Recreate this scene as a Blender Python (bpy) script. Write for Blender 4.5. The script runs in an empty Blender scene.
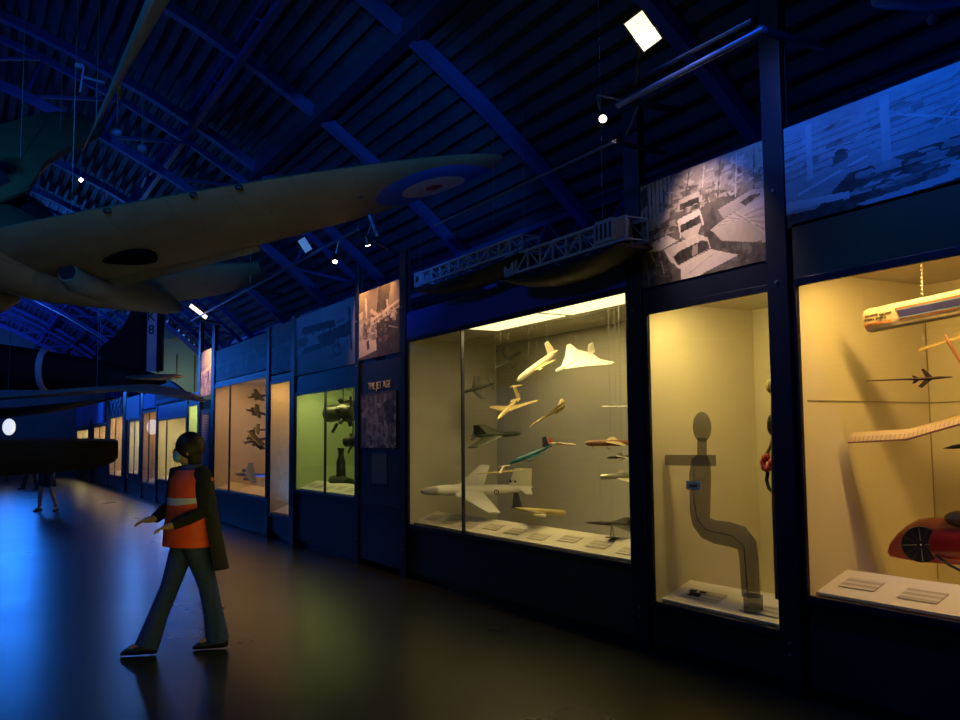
import bpy, bmesh, math, random
import numpy as np
from mathutils import Vector, Matrix
random.seed(7)
sc = bpy.context.scene
COL = sc.collection
PI = math.pi

# ---------------------------------------------------------------- camera
F, H = 924.7, 1.6
YAW, PIT, ROL = [math.radians(a) for a in (28.984, 4.95, -.4813)]
fw = Vector((math.sin(YAW)*math.cos(PIT), math.cos(YAW)*math.cos(PIT), math.sin(PIT)))
_r = Vector((math.cos(YAW), -math.sin(YAW), 0)); _u = _r.cross(fw)
RT = _r*math.cos(ROL)+_u*math.sin(ROL); UP = -_r*math.sin(ROL)+_u*math.cos(ROL)
EYE = Vector((0, 0, H))
cam = bpy.data.cameras.new('camera'); co = bpy.data.objects.new('camera', cam); COL.objects.link(co)
cam.sensor_width = 36; cam.lens = F*36/960; cam.clip_start = .05; cam.clip_end = 200
M = Matrix.Identity(4)
for i, a in enumerate((RT, UP, -fw)):
    M[0][i], M[1][i], M[2][i] = a
M.translation = EYE
co.matrix_world = M
sc.camera = co

def ray(u, v): return (fw*F + RT*(u-480) - UP*(v-360)).normalized()
def onx(u, v, x): d = ray(u, v); return EYE + d*(x/d.x)
def ony(u, v, y): d = ray(u, v); return EYE + d*(y/d.y)
def onz(u, v, z): d = ray(u, v); return EYE + d*((z-H)/d.z)
def dep(u, v, t): d = ray(u, v); return EYE + d*(t/d.dot(fw))
FX = 4.549                                   # plane of the showcase fronts

# ---------------------------------------------------------------- materials
def mat(name, col=(.5, .5, .5), rough=.5, metal=0., emit=None, es=0., noise=0., scale=8., bump=0., spec=.5, coat=0.):
    m = bpy.data.materials.new(name); m.use_nodes = True
    nt = m.node_tree; b = nt.nodes['Principled BSDF']
    b.inputs['Base Color'].default_value = (*col, 1)
    b.inputs['Roughness'].default_value = rough; b.inputs['Metallic'].default_value = metal
    b.inputs['Specular IOR Level'].default_value = spec
    b.inputs['Coat Weight'].default_value = coat
    if emit: b.inputs['Emission Color'].default_value = (*emit, 1); b.inputs['Emission Strength'].default_value = es
    if noise or bump:
        tc = nt.nodes.new('ShaderNodeTexCoord'); n = nt.nodes.new('ShaderNodeTexNoise')
        n.inputs['Scale'].default_value = scale; n.inputs['Detail'].default_value = 5
        nt.links.new(tc.outputs['Object'], n.inputs['Vector'])
        if noise:
            r = nt.nodes.new('ShaderNodeValToRGB')
            r.color_ramp.elements[0].position = .3; r.color_ramp.elements[1].position = .7
            r.color_ramp.elements[0].color = (*[c*(1-noise) for c in col], 1)
            r.color_ramp.elements[1].color = (*[min(1, c*(1+noise)) for c in col], 1)
            nt.links.new(n.outputs['Fac'], r.inputs['Fac']); nt.links.new(r.outputs['Color'], b.inputs['Base Color'])
        if bump:
            bp = nt.nodes.new('ShaderNodeBump'); bp.inputs['Strength'].default_value = bump
            nt.links.new(n.outputs['Fac'], bp.inputs['Height']); nt.links.new(bp.outputs['Normal'], b.inputs['Normal'])
    return m

def glass_mat(name='showcase_glass', tint=(.97, 1, .98)):
    m = bpy.data.materials.new(name); m.use_nodes = True; nt = m.node_tree; nt.nodes.clear()
    o = nt.nodes.new('ShaderNodeOutputMaterial'); mx = nt.nodes.new('ShaderNodeMixShader')
    t = nt.nodes.new('ShaderNodeBsdfTransparent'); g = nt.nodes.new('ShaderNodeBsdfGlossy')
    fr = nt.nodes.new('ShaderNodeFresnel'); ge = nt.nodes.new('ShaderNodeNewGeometry')
    mr = nt.nodes.new('ShaderNodeMapRange'); mr.inputs[3].default_value = 1.45; mr.inputs[4].default_value = 1/1.45
    nt.links.new(ge.outputs['Backfacing'], mr.inputs[0]); nt.links.new(mr.outputs[0], fr.inputs['IOR'])
    t.inputs['Color'].default_value = (*tint, 1); g.inputs['Roughness'].default_value = .02
    nt.links.new(fr.outputs[0], mx.inputs[0]); nt.links.new(t.outputs[0], mx.inputs[1]); nt.links.new(g.outputs[0], mx.inputs[2])
    nt.links.new(mx.outputs[0], o.inputs[0]); return m

def gauze_mat():
    m = bpy.data.materials.new('grey_gauze'); m.use_nodes = True; nt = m.node_tree
    b = nt.nodes['Principled BSDF']; b.inputs['Base Color'].default_value = (.035, .04, .045, 1); b.inputs['Roughness'].default_value = .7
    o = nt.nodes['Material Output']; mx = nt.nodes.new('ShaderNodeMixShader'); t = nt.nodes.new('ShaderNodeBsdfTransparent')
    mx.inputs[0].default_value = .5
    nt.links.new(t.outputs[0], mx.inputs[1]); nt.links.new(b.outputs[0], mx.inputs[2]); nt.links.new(mx.outputs[0], o.inputs[0])
    return m

def attr_mat(name, rough=.5):
    m = bpy.data.materials.new(name); m.use_nodes = True; nt = m.node_tree; b = nt.nodes['Principled BSDF']
    a = nt.nodes.new('ShaderNodeVertexColor'); a.layer_name = 'print'
    nt.links.new(a.outputs['Color'], b.inputs['Base Color']); b.inputs['Roughness'].default_value = rough
    b.inputs['Specular IOR Level'].default_value = .3
    return m

def text_mat(name, base, ink, sy=60., vertical='Z', thr=.52):
    """printed label: rows of ink on paper, in object coordinates"""
    m = bpy.data.materials.new(name); m.use_nodes = True; nt = m.node_tree; b = nt.nodes['Principled BSDF']; b.inputs['Roughness'].default_value = .6
    tc = nt.nodes.new('ShaderNodeTexCoord'); w = nt.nodes.new('ShaderNodeTexWave'); w.bands_direction = vertical
    w.inputs['Scale'].default_value = sy; n = nt.nodes.new('ShaderNodeTexNoise'); n.inputs['Scale'].default_value = 90
    mu = nt.nodes.new('ShaderNodeMath'); mu.operation = 'MULTIPLY'; gt = nt.nodes.new('ShaderNodeMath'); gt.operation = 'GREATER_THAN'; gt.inputs[1].default_value = thr*.5
    mx = nt.nodes.new('ShaderNodeMix'); mx.data_type = 'RGBA'
    mx.inputs[6].default_value = (*base, 1); mx.inputs[7].default_value = (*ink, 1)
    L = nt.links.new
    L(tc.outputs['Object'], w.inputs['Vector']); L(tc.outputs['Object'], n.inputs['Vector'])
    L(w.outputs['Fac'], mu.inputs[0]); L(n.outputs['Fac'], mu.inputs[1]); L(mu.outputs[0], gt.inputs[0]); L(gt.outputs[0], mx.inputs[0]); L(mx.outputs[2], b.inputs['Base Color'])
    return m

MT = {}
def mm(k, *a, **kw):
    if k not in MT: MT[k] = mat(k, *a, **kw)
    return MT[k]
frame_m = mm('dark_blue_steel', (.012, .017, .035), .35, .2, noise=.2, scale=5)
post_m = mm('blue_post_steel', (.012, .018, .035), .35, .2, noise=.2, scale=4)
base_m = mm('dark_blue_panel', (.012, .022, .03), .45, noise=.15, scale=3)
header_m = mm('navy_header', (.02, .04, .35), .35)
greenb_m = mm('dark_green_header', (.02, .03, .018), .6, noise=.2, scale=3)
cream_m = mm('cream_lining', (.62, .56, .44), .75, noise=.04, scale=3)
shelf_m = mm('label_ledge_cream', (.72, .66, .5), .6)
card_m = text_mat('label_card_print', (.6, .54, .4), (.4, .35, .25), 18, 'Z', .4)
glass_m = glass_mat()
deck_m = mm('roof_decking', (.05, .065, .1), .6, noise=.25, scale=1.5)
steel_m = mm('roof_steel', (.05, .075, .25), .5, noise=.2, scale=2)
wire_m = mm('steel_wire', (.25, .27, .3), .4, .8)
black_m = mm('black_metal', (.01, .01, .012), .4)
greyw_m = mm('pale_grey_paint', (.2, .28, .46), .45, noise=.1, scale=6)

# ---------------------------------------------------------------- mesh helpers
def mesh_from(name, verts, faces, m=None, parent=None, smooth=False):
    me = bpy.data.meshes.new(name); me.from_pydata([tuple(v) for v in verts], [], faces); me.validate(); me.update()
    o = bpy.data.objects.new(name, me); COL.objects.link(o)
    bm = bmesh.new(); bm.from_mesh(me); bmesh.ops.recalc_face_normals(bm, faces=bm.faces[:]); bm.to_mesh(me); bm.free()
    if m: me.materials.append(m)
    if smooth:
        me.polygons.foreach_set('use_smooth', [True]*len(me.polygons))
        try: me.set_sharp_from_angle(angle=math.radians(40))
        except Exception: pass
    if parent: o.parent = parent
    return o

class MB:
    def __init__(s): s.v = []; s.f = []
    def add(s, v, f):
        n = len(s.v); s.v += [Vector(p) for p in v]; s.f += [[i+n for i in q] for q in f]; return s
    def box(s, x0, x1, y0, y1, z0, z1):
        v = [(x, y, z) for x in (x0, x1) for y in (y0, y1) for z in (z0, z1)]
        return s.add(v, [(0, 1, 3, 2), (4, 6, 7, 5), (0, 4, 5, 1), (2, 3, 7, 6), (0, 2, 6, 4), (1, 5, 7, 3)])
    def bar(s, a, b, w, h=None, up=Vector((0, 0, 1))):
        a = Vector(a); b = Vector(b); h = h or w; d = (b-a).normalized()
        if abs(d.dot(up)) > .97: up = Vector((1, 0, 0))
        sx = d.cross(up).normalized()*(w/2); sz = d.cross(sx).normalized()*(h/2)
        v = [p+i*sx+j*sz for p in (a, b) for i, j in ((-1, -1), (1, -1), (1, 1), (-1, 1))]
        return s.add(v, [(0, 1, 2, 3), (7, 6, 5, 4)]+[(k, (k+1) % 4, 4+(k+1) % 4, 4+k) for k in range(4)])
    def tube(s, pts, rad, n=10, cap=True, sq=1., up=Vector((0, 0, 1))):
        pts = [Vector(p) for p in pts]; N = len(pts)
        if not hasattr(rad, '__len__'): rad = [rad]*N
        v = []; px = None
        for i, p in enumerate(pts):
            d = (pts[min(i+1, N-1)]-pts[max(i-1, 0)]).normalized()
            if px is None:
                u0 = up if abs(d.dot(up)) < .95 else Vector((1, 0, 0)); px = d.cross(u0).normalized()
            else: px = (px-d*px.dot(d)).normalized()
            pz = d.cross(px)
            for k in range(n):
                a = 2*PI*k/n; v.append(p+px*math.cos(a)*rad[i]+pz*math.sin(a)*rad[i]*sq)
        f = [(i*n+k, i*n+(k+1) % n, (i+1)*n+(k+1) % n, (i+1)*n+k) for i in range(N-1) for k in range(n)]
        if cap: f += [tuple(range(n))[::-1], tuple((N-1)*n+k for k in range(n))]
        return s.add(v, f)
    def loft(s, rings, cap=True):
        n = len(rings[0]); v = [p for r in rings for p in r]; N = len(rings)
        f = [(i*n+k, i*n+(k+1) % n, (i+1)*n+(k+1) % n, (i+1)*n+k) for i in range(N-1) for k in range(n)]
        if cap: f += [tuple(range(n))[::-1], tuple((N-1)*n+k for k in range(n))]
        return s.add(v, f)
    def ell(s, c, r, n=16, m=10, R=None):
        c = Vector(c); R = R or Matrix.Identity(3); v = []
        for i in range(m+1):
            t = PI*i/m
            for k in range(n):
                a = 2*PI*k/n; v.append(c+R@Vector((r[0]*math.sin(t)*math.cos(a), r[1]*math.sin(t)*math.sin(a), r[2]*math.cos(t))))
        return s.add(v, [(i*n+k, i*n+(k+1) % n, (i+1)*n+(k+1) % n, (i+1)*n+k) for i in range(m) for k in range(n)])
    def prism(s, pts, off):
        """closed polygon pts extruded by off"""
        off = Vector(off); n = len(pts); v = [Vector(p) for p in pts]+[Vector(p)+off for p in pts]
        return s.add(v, [tuple(range(n)), tuple(range(n, 2*n))[::-1]]+[(k, (k+1) % n, n+(k+1) % n, n+k) for k in range(n)])
    def build(s, name, m=None, parent=None, smooth=False, bev=0.):
        o = mesh_from(name, s.v, s.f, m, parent, smooth)
        if bev:
            b = o.modifiers.new('bevel', 'BEVEL'); b.width = bev; b.segments = 2; b.limit_method = 'ANGLE'
        return o

def tag(o, label=None, cat=None, group=None, kind=None):
    if label: o['label'] = label
    if cat: o['category'] = cat
    if group: o['group'] = group
    if kind: o['kind'] = kind
    return o
def thing(name, label, cat, loc=(0, 0, 0), group=None):
    o = bpy.data.objects.new(name, None); COL.objects.link(o); o.empty_display_size = .1
    o.location = loc; return tag(o, label, cat, group)
def pz(o, root):
    """parent o (made in world coordinates) under root, keeping it where it is"""
    o.parent = root; o.matrix_parent_inverse = Matrix.Translation(root.location).inverted() if root.rotation_euler[:] == (0, 0, 0) else root.matrix_world.inverted()
    return o
def struct(o): o['kind'] = 'structure'; return o
def copy_tree(o, parent=None):
    c = o.copy(); COL.objects.link(c)
    if parent: c.parent = parent
    for ch in list(o.children): copy_tree(ch, c)
    return c

def light(kind, loc, energy, col, target=None, size=.2, sy=None, spot=60, blend=.5, name='lamp_light', spread=None):
    l = bpy.data.lights.new(name, kind); l.energy = energy; l.color = col
    if kind == 'AREA':
        l.size = size; l.shape = 'RECTANGLE' if sy else 'SQUARE'
        if sy: l.size_y = sy
        if spread: l.spread = math.radians(spread)
    elif kind == 'SPOT': l.spot_size = math.radians(spot); l.spot_blend = blend; l.shadow_soft_size = size
    else: l.shadow_soft_size = size
    o = bpy.data.objects.new(name, l); COL.objects.link(o); o.location = loc
    if target is not None: o.rotation_euler = (Vector(target)-Vector(loc)).to_track_quat('-Z', 'Y').to_euler()
    return o

# ---------------------------------------------------------------- hall shell
XC, ZC, RR = -5.0, -8.3, 17.75
YN, YF = -6.0, 58.0
def roof(x, off=0): return ZC+math.sqrt((RR-off)**2-(x-XC)**2)
XR, XL = 8.0, -18.0
fl_m = bpy.data.materials.new('polished_dark_floor'); fl_m.use_nodes = True
nt = fl_m.node_tree; b = nt.nodes['Principled BSDF']; L = nt.links.new
tc = nt.nodes.new('ShaderNodeTexCoord'); n1 = nt.nodes.new('ShaderNodeTexNoise'); n1.inputs['Scale'].default_value = .8; n1.inputs['Detail'].default_value = 6
n2 = nt.nodes.new('ShaderNodeTexNoise'); n2.inputs['Scale'].default_value = 55; n2.inputs['Detail'].default_value = 2
rp = nt.nodes.new('ShaderNodeValToRGB'); rp.color_ramp.elements[0].color = (.012, .013, .010, 1); rp.color_ramp.elements[1].color = (.024, .026, .018, 1)
rr = nt.nodes.new('ShaderNodeMapRange'); rr.inputs[3].default_value = .24; rr.inputs[4].default_value = .34
L(tc.outputs['Object'], n1.inputs['Vector']); L(tc.outputs['Object'], n2.inputs['Vector'])
L(n1.outputs['Fac'], rp.inputs['Fac']); L(rp.outputs['Color'], b.inputs['Base Color'])
L(n1.outputs['Fac'], rr.inputs[0]); L(rr.outputs[0], b.inputs['Roughness'])
bp = nt.nodes.new('ShaderNodeBump'); bp.inputs['Strength'].default_value = .04; bp.inputs['Distance'].default_value = .02
L(n2.outputs['Fac'], bp.inputs['Height']); L(bp.outputs['Normal'], b.inputs['Normal'])
b.inputs['Specular IOR Level'].default_value = .42
struct(MB().box(XL, XR, YN, YF, -.15, 0).build('floor', fl_m))

# corrugated decking: trapezoid ribs running along the hall
prof = []
a0, a1 = math.asin((XL-XC)/RR), math.asin((XR+.1-XC)/RR)
pitch = .235/RR; a = a0
while a < a1:
    for da, d in ((0, 0), (.1, .09), (.58, .09), (.68, 0)):
        q = a+da*pitch; prof.append((XC+(RR-d)*math.sin(q), ZC+(RR-d)*math.cos(q)))
    a += pitch
v = []; f = []
for y in (YN, YF):
    v += [(x, y, z) for x, z in prof]
n = len(prof); v += [(XC+(RR+.2)*math.sin(a0+(a1-a0)*i/(n-1)), y, ZC+(RR+.2)*math.cos(a0+(a1-a0)*i/(n-1))) for y in (YN, YF) for i in range(n)]
for i in range(n-1):
    f += [(i, i+1, n+i+1, n+i), (2*n+i, 3*n+i, 3*n+i+1, 2*n+i+1), (i, i+1, 2*n+i+1, 2*n+i), (n+i, n+i+1, 3*n+i+1, 3*n+i)]
ceil = struct(mesh_from('ceiling', v, f, deck_m))

def arc_pts(off, x0, x1, n, y):
    q0, q1 = math.asin((x0-XC)/(RR-off)), math.asin((x1-XC)/(RR-off))
    return [Vector((XC+(RR-off)*math.sin(q0+(q1-q0)*i/n), y, ZC+(RR-off)*math.cos(q0+(q1-q0)*i/n))) for i in range(n+1)]
def arc_beam(mb, off, x0, x1, n, y, w, h):
    P = arc_pts(off, x0, x1, n, y)
    for p, q in zip(P, P[1:]): mb.bar(p, q, w, h, up=Vector((0, 1, 0)))
    return P
ys = [-3, .2, 3.4, 6.6, 9.8, 13.0, 16.2, 19.4, 22.6, 25.8, 29.0, 32.2, 36, 40, 44, 48, 52, 56]
for k, y in enumerate(ys):
    mb = MB()
    arc_beam(mb, .2, XL+.4, XR-.1, 26, y, .14, .16)
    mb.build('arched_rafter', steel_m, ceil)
    if k in (6, 9, 12, 15):
        t = MB()
        Pu = arc_beam(t, .42, -12, XR-.5, 16, y+.35, .1, .1); Pl = arc_beam(t, 1.15, -12, XR-.9, 16, y+.35, .13, .13)
        for i in range(16):
            t.bar(Pl[i], Pu[i+1 if i % 2 else i], .05); t.bar(Pl[i], Pu[i] if i % 2 else Pu[i+1], .05)
        t.build('roof_truss', steel_m, ceil)
t = MB(); z = roof(4.45)-.26; t.bar((4.45, YN, z), (4.45, YF, z), .2, .2); t.build('ridge_beam', mm('dark_roof_beam', (.03, .04, .08), .6), ceil)
for x, d in ((3.2, .12), (-.2, .12), (-4, .12)):        # lattice purlins along the hall
    t = MB(); z = roof(x)-d
    t.bar((x, YN, z), (x, YF, z), .08, .08); t.bar((x, YN, z-.34), (x, YF, z-.34), .1, .1)
    y = YN
    while y < YF-1:
        t.bar((x, y, z), (x, y+.6, z-.34), .035); t.bar((x, y+.6, z-.34), (x, y+1.2, z), .035); y += 1.2
    t.build('lattice_purlin', steel_m, ceil)
t = MB()
for x, z in ((7.0, 4.62), (7.0, 4.2), (7.0, 5.0)):
    t.bar((x, YN, z), (x, YF, z), .08, .08)
y = YN
while y < YF-1:
    t.bar((7, y, 4.2), (7, y+.45, 4.62), .035); t.bar((7, y+.45, 4.62), (7, y+.9, 4.2), .035); y += .9
t.build('wall_lattice_girder', steel_m, ceil)

wall_m = mm('hall_wall_paint', (.10, .13, .12), .8, noise=.15, scale=.7)
endw_m = mm('end_wall_panels', (.16, .2, .14), .8, noise=.15, scale=.6)
struct(MB().box(XR, XR+.2, YN, YF, 0, 3.95).build('wall_right', wall_m))
struct(MB().box(XL-.2, XL, YN, YF, 0, roof(XL)+.1).build('wall_left', wall_m))
def endwall(name, y, y2, x0, x1, m):
    X = [x0+(x1-x0)*i/20 for i in range(21)]
    pts = [(x, y, 0) for x in (x0, x1)][::-1]
    pts = [(x1, y, 0), (x0, y, 0)]+[(x, y, max(.3, roof(x, .1))) for x in X]
    return struct(MB().prism(pts, (0, y2-y, 0)).build(name, m))
endwall('wall_far', YF-.2, YF, XL, XR, endw_m)
endwall('wall_near', YN, YN+.2, XL, XR, wall_m)
pw = endwall('wall_partition', 32.6, 32.8, 5.2, XR, endw_m)
mb = MB()
for x in (5.6, 6.2, 6.8, 7.4): mb.box(x-.02, x+.02, 32.56, 32.6, 0, 4.6)
mb.build('panel_joint', black_m, pw)
c = ony(169, 331, 32.5)
mb = MB(); mb.tube([c, c+Vector((0, -.12, 0))], [.27, .27], 20); MB.build(mb, 'round_vent', mm('vent_teal', (.05, .12, .13), .4), pw)

# ---------------------------------------------------------------- mural painter (colour attribute on a fine grid)
class Canvas:
    def __init__(s, w, h, bg=.3):
        s.w, s.h = w, h; s.a = np.full((h, w), bg, float)
        s.X, s.Y = np.meshgrid((np.arange(w)+.5)/w, (np.arange(h)+.5)/h)
        s.rs = np.random.RandomState(3)
    def poly(s, P, c, al=1.):
        m = np.zeros(s.a.shape, bool); n = len(P)
        for i in range(n):
            x1, y1 = P[i]; x2, y2 = P[(i+1) % n]
            if y1 == y2: continue
            m ^= ((y1 > s.Y) != (y2 > s.Y)) & (s.X < (x2-x1)*(s.Y-y1)/(y2-y1)+x1)
        s.a[m] = s.a[m]*(1-al)+c*al
    def ell(s, x, y, rx, ry, c, al=1.):
        m = ((s.X-x)/rx)**2+((s.Y-y)/ry)**2 < 1; s.a[m] = s.a[m]*(1-al)+c*al
    def ring(s, x, y, rx, ry, t, c):
        d = np.sqrt(((s.X-x)/rx)**2+((s.Y-y)/ry)**2); m = (d < 1) & (d > 1-t); s.a[m] = c
    def line(s, x1, y1, x2, y2, t, c, al=1.):
        asp = s.w/s.h; dx, dy = (x2-x1)*asp, y2-y1; l = max(1e-6, math.hypot(dx, dy)); nx, ny = -dy/l*t/2/asp, dx/l*t/2
        s.poly([(x1+nx, y1+ny), (x2+nx, y2+ny), (x2-nx, y2-ny), (x1-nx, y1-ny)], c, al)
    def noise(s, amp, k=6, x0=0, x1=1, y0=0, y1=1):
        g = s.rs.rand(k+2, k*2+2); yy = s.Y*k; xx = s.X*k*2
        i = yy.astype(int); j = xx.astype(int); fy = yy-i; fx = xx-j
        v = g[i, j]*(1-fy)*(1-fx)+g[i+1, j]*fy*(1-fx)+g[i, j+1]*(1-fy)*fx+g[i+1, j+1]*fy*fx
        m = (s.X >= x0) & (s.X <= x1) & (s.Y >= y0) & (s.Y <= y1)
        s.a[m] += ((v-.5)*2*amp)[m]
    def clutter(s, x0, x1, y0, y1, n, size, lo, hi):
        for _ in range(n):
            x = x0+s.rs.rand()*(x1-x0); y = y0+s.rs.rand()*(y1-y0); w = size*(.3+s.rs.rand()); h = size*(.3+s.rs.rand()); c = lo+s.rs.rand()*(hi-lo)
            sk = (s.rs.rand()-.5)*size
            s.poly([(x, y), (x+w, y+sk*.3), (x+w+sk, y+h), (x+sk, y+h)], c, .8)

def mural_obj(cv, name, y0, y1, z0, z1, tint=(1, .93, .85), x=FX, thick=.03, parent=None, m=None, zt=None):
    """image left edge at y1 (far), right edge at y0; front face looks to -x"""
    w, h = cv.w, cv.h; v = []; f = []
    for j in range(h+1):
        for i in range(w+1): v.append((x, y1+(y0-y1)*i/w, z1+(z0-z1)*j/h))
    for j in range(h):
        for i in range(w):
            p = j*(w+1)+i; f.append((p, p+w+1, p+w+2, p+1))
    k = len(v); v += [(x+thick, y1, z1), (x+thick, y0, z1), (x+thick, y0, z0), (x+thick, y1, z0)]
    c = [0, w, h*(w+1)+w, h*(w+1)]
    nf = len(f)
    f += [(k, k+1, k+2, k+3)]
    top = list(range(w+1)); f.append(tuple(top[::-1]+[k, k+1]))
    bot = [h*(w+1)+i for i in range(w+1)]; f.append(tuple(bot+[k+2, k+3]))
    le = [j*(w+1) for j in range(h+1)]; f.append(tuple(le+[k+3, k]))
    ri = [j*(w+1)+w for j in range(h+1)]; f.append(tuple(ri[::-1]+[k+1, k+2]))
    me = bpy.data.meshes.new(name); me.from_pydata([tuple(p) for p in v], [], f); me.update()
    at = me.color_attributes.new('print', 'FLOAT_COLOR', 'CORNER')
    val = np.clip(cv.a, .004, .8).reshape(-1)
    arr = np.zeros((len(me.loops), 4), np.float32); arr[:, 3] = 1
    q = np.repeat(val, 4)
    for ch in range(3): arr[:len(q), ch] = q*tint[ch]
    arr[len(q):, :3] = .01
    at.data.foreach_set('color', arr.reshape(-1))
    o = bpy.data.objects.new(name, me); COL.objects.link(o); me.materials.append(m or PRINT)
    if parent: o.parent = parent
    return o
PRINT = attr_mat('photographic_print', .45)

def cars_picture():
    c = Canvas(150, 120, .12); c.noise(.06, 8)
    c.poly([(0, 0), (1, 0), (1, .4), (.55, .25), (0, .45)], .25)
    c.poly([(0, .0), (.3, 0), (.28, .4), (0, .5)], .45)
    for i in range(9):
        x = .02+i*.035; c.line(x, .0, x+.005, .42-.02*i, .012, .1); 
    c.poly([(.02, .05), (.09, .02), (.1, .2), (.03, .24)], .08); c.ell(.06, .12, .035, .06, .07)
    c.clutter(.2, 1, .02, .35, 150, .05, .05, .5)
    for i in range(5): c.line(.45+i*.12, .02, .4+i*.13, .4, .012, .5 if i % 2 else .1)
    c.clutter(.3, .6, .15, .4, 60, .05, .03, .4)
    # fighting-vehicle bodies down the middle
    c.poly([(.36, .26), (.52, .24), (.55, .34), (.34, .37)], .4); c.poly([(.37, .3), (.52, .29), (.52, .34), (.37, .36)], .05)
    c.poly([(.34, .44), (.52, .4), (.53, .46), (.35, .51)], .6); c.poly([(.36, .5), (.52, .46), (.53, .53), (.37, .57)], .05); c.poly([(.36, .57), (.54, .53), (.5, .64), (.42, .66)], .5)
    c.line(.35, .44, .37, .62, .015, .6); c.line(.52, .41, .55, .56, .015, .6)
    # pale wings left
    c.poly([(.04, .6), (.25, .55), (.34, .63), (.2, .68), (.06, .66)], .6); c.clutter(.05, .3, .42, .56, 25, .05, .05, .5)
    c.poly([(.0, .66), (.2, .68), (.3, .98), (.3, 1), (0, 1)], .05); c.line(.1, .66, .16, .82, .01, .5); c.line(.18, .68, .22, .9, .01, .3)
    c.line(.06, .72, .09, .98, .008, .3); c.clutter(.0, .28, .7, 1, 40, .04, .02, .15)
    # big shrouded fuselage right
    c.poly([(.6, .62), (.72, .55), (1, .46), (1, .85), (.9, .86), (.68, .74)], .5)
    for i in range(9): c.line(.64+i*.02, .62-i*.012, 1, .52+i*.035, .008, .33 if i % 2 else .62)
    c.poly([(.62, .64), (.68, .74), (1, .86), (1, 1), (.72, .96), (.6, .8)], .1); c.clutter(.63, .95, .8, .95, 20, .05, .05, .2)
    c.poly([(.66, .46), (.9, .38), (1, .4), (1, .47), (.7, .55)], .4); c.poly([(.82, .46), (.9, .42), (.97, .44), (.86, .5)], .06)
    # big front car
    c.poly([(.22, .68), (.5, .62), (.58, .68), (.6, .78), (.36, .88), (.28, .82)], .55)
    c.noise(.08, 30, .25, .55, .62, .74)
    c.poly([(.3, .77), (.36, .73), (.54, .69), (.58, .72), (.59, .78), (.34, .86)], .05); c.poly([(.46, .72), (.5, .71), (.5, .8), (.45, .81)], .3)
    c.poly([(.34, .87), (.6, .79), (.8, .9), (.5, 1), (.32, 1)], .72)
    c.line(.24, .7, .34, .88, .015, .7); c.line(.34, .88, .6, .8, .012, .75); c.line(.42, .96, .62, .84, .008, .5)
    c.poly([(.3, .86), (.36, .9), (.36, 1), (.28, 1)], .12); c.noise(.04, 25)
    return c
def hall_picture():
    c = Canvas(170, 110, .3); c.noise(.05, 6)
    for i in range(12):
        y = .03+i*.035; c.line(0, y+.12, 1, y-.02, .01, .12 if i % 2 else .38, .8)
    c.clutter(0, 1, .05, .4, 60, .05, .1, .4)
    for x in (.09, .3, .62, .66): c.line(x, .05, x, .72, .03, .4); 
    c.line(.33, .25, .5, .5, .016, .42); c.line(.52, .2, .42, .48, .012, .38)
    for x in (.18, .68, .76): c.ell(x, .42, .018, .03, .05); c.poly([(x-.02, .45), (x+.02, .45), (x+.03, .62), (x-.03, .62)], .08)
    c.poly([(.05, .62), (.25, .45), (.28, .5), (.2, .7), (.05, .75)], .28); c.line(.05, .7, .25, .53, .02, .5)
    c.poly([(.2, .64), (1, .52), (1, .85), (.2, .98), (.1, .9)], .05)
    c.clutter(.15, 1, .56, .86, 130, .05, .03, .45)
    c.poly([(0, .74), (.2, .8), (.2, .86), (0, .83)], .5); c.poly([(.62, .56), (.95, .48), (.97, .52), (.64, .6)], .35)
    c.poly([(.2, .94), (1, .78), (1, .84), (.25, 1), (.2, 1)], .4); c.poly([(.2, 1), (1, .84), (1, 1)], .04); c.poly([(0, .86), (.2, .9), (.25, 1), (0, 1)], .05)
    c.noise(.03, 25); return c
def biplane_picture():
    c = Canvas(100, 100, .38); c.noise(.04, 4)
    c.poly([(0, .66), (1, .62), (1, 1), (0, 1)], .26)
    c.poly([(.14, .2), (.68, .24), (.7, .36), (.12, .33)], .05); c.poly([(.18, .56), (.7, .54), (.7, .62), (.1, .66)], .05)
    for x in (.2, .33, .5, .62): c.line(x, .32, x+.01, .6, .015, .05)
    for x in (.2, .33, .5): c.line(x, .32, x+.14, .58, .006, .12)
    c.poly([(.4, .42), (.85, .36), (.92, .42), (.9, .56), (.45, .56)], .06); c.ell(.88, .45, .06, .11, .08); c.line(.9, .12, .94, .8, .025, .05)
    c.line(.7, .3, .84, .3, .02, .08); c.ell(.15, .45, .1, .08, .12)
    c.ring(.72, .72, .06, .1, .35, .05); c.line(.74, .55, .74, .72, .02, .05); c.line(.62, .55, .7, .8, .012, .1); c.poly([(.62, .8), (.82, .78), (.8, .82), (.6, .84)], .12)
    c.noise(.03, 20); return c
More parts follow.
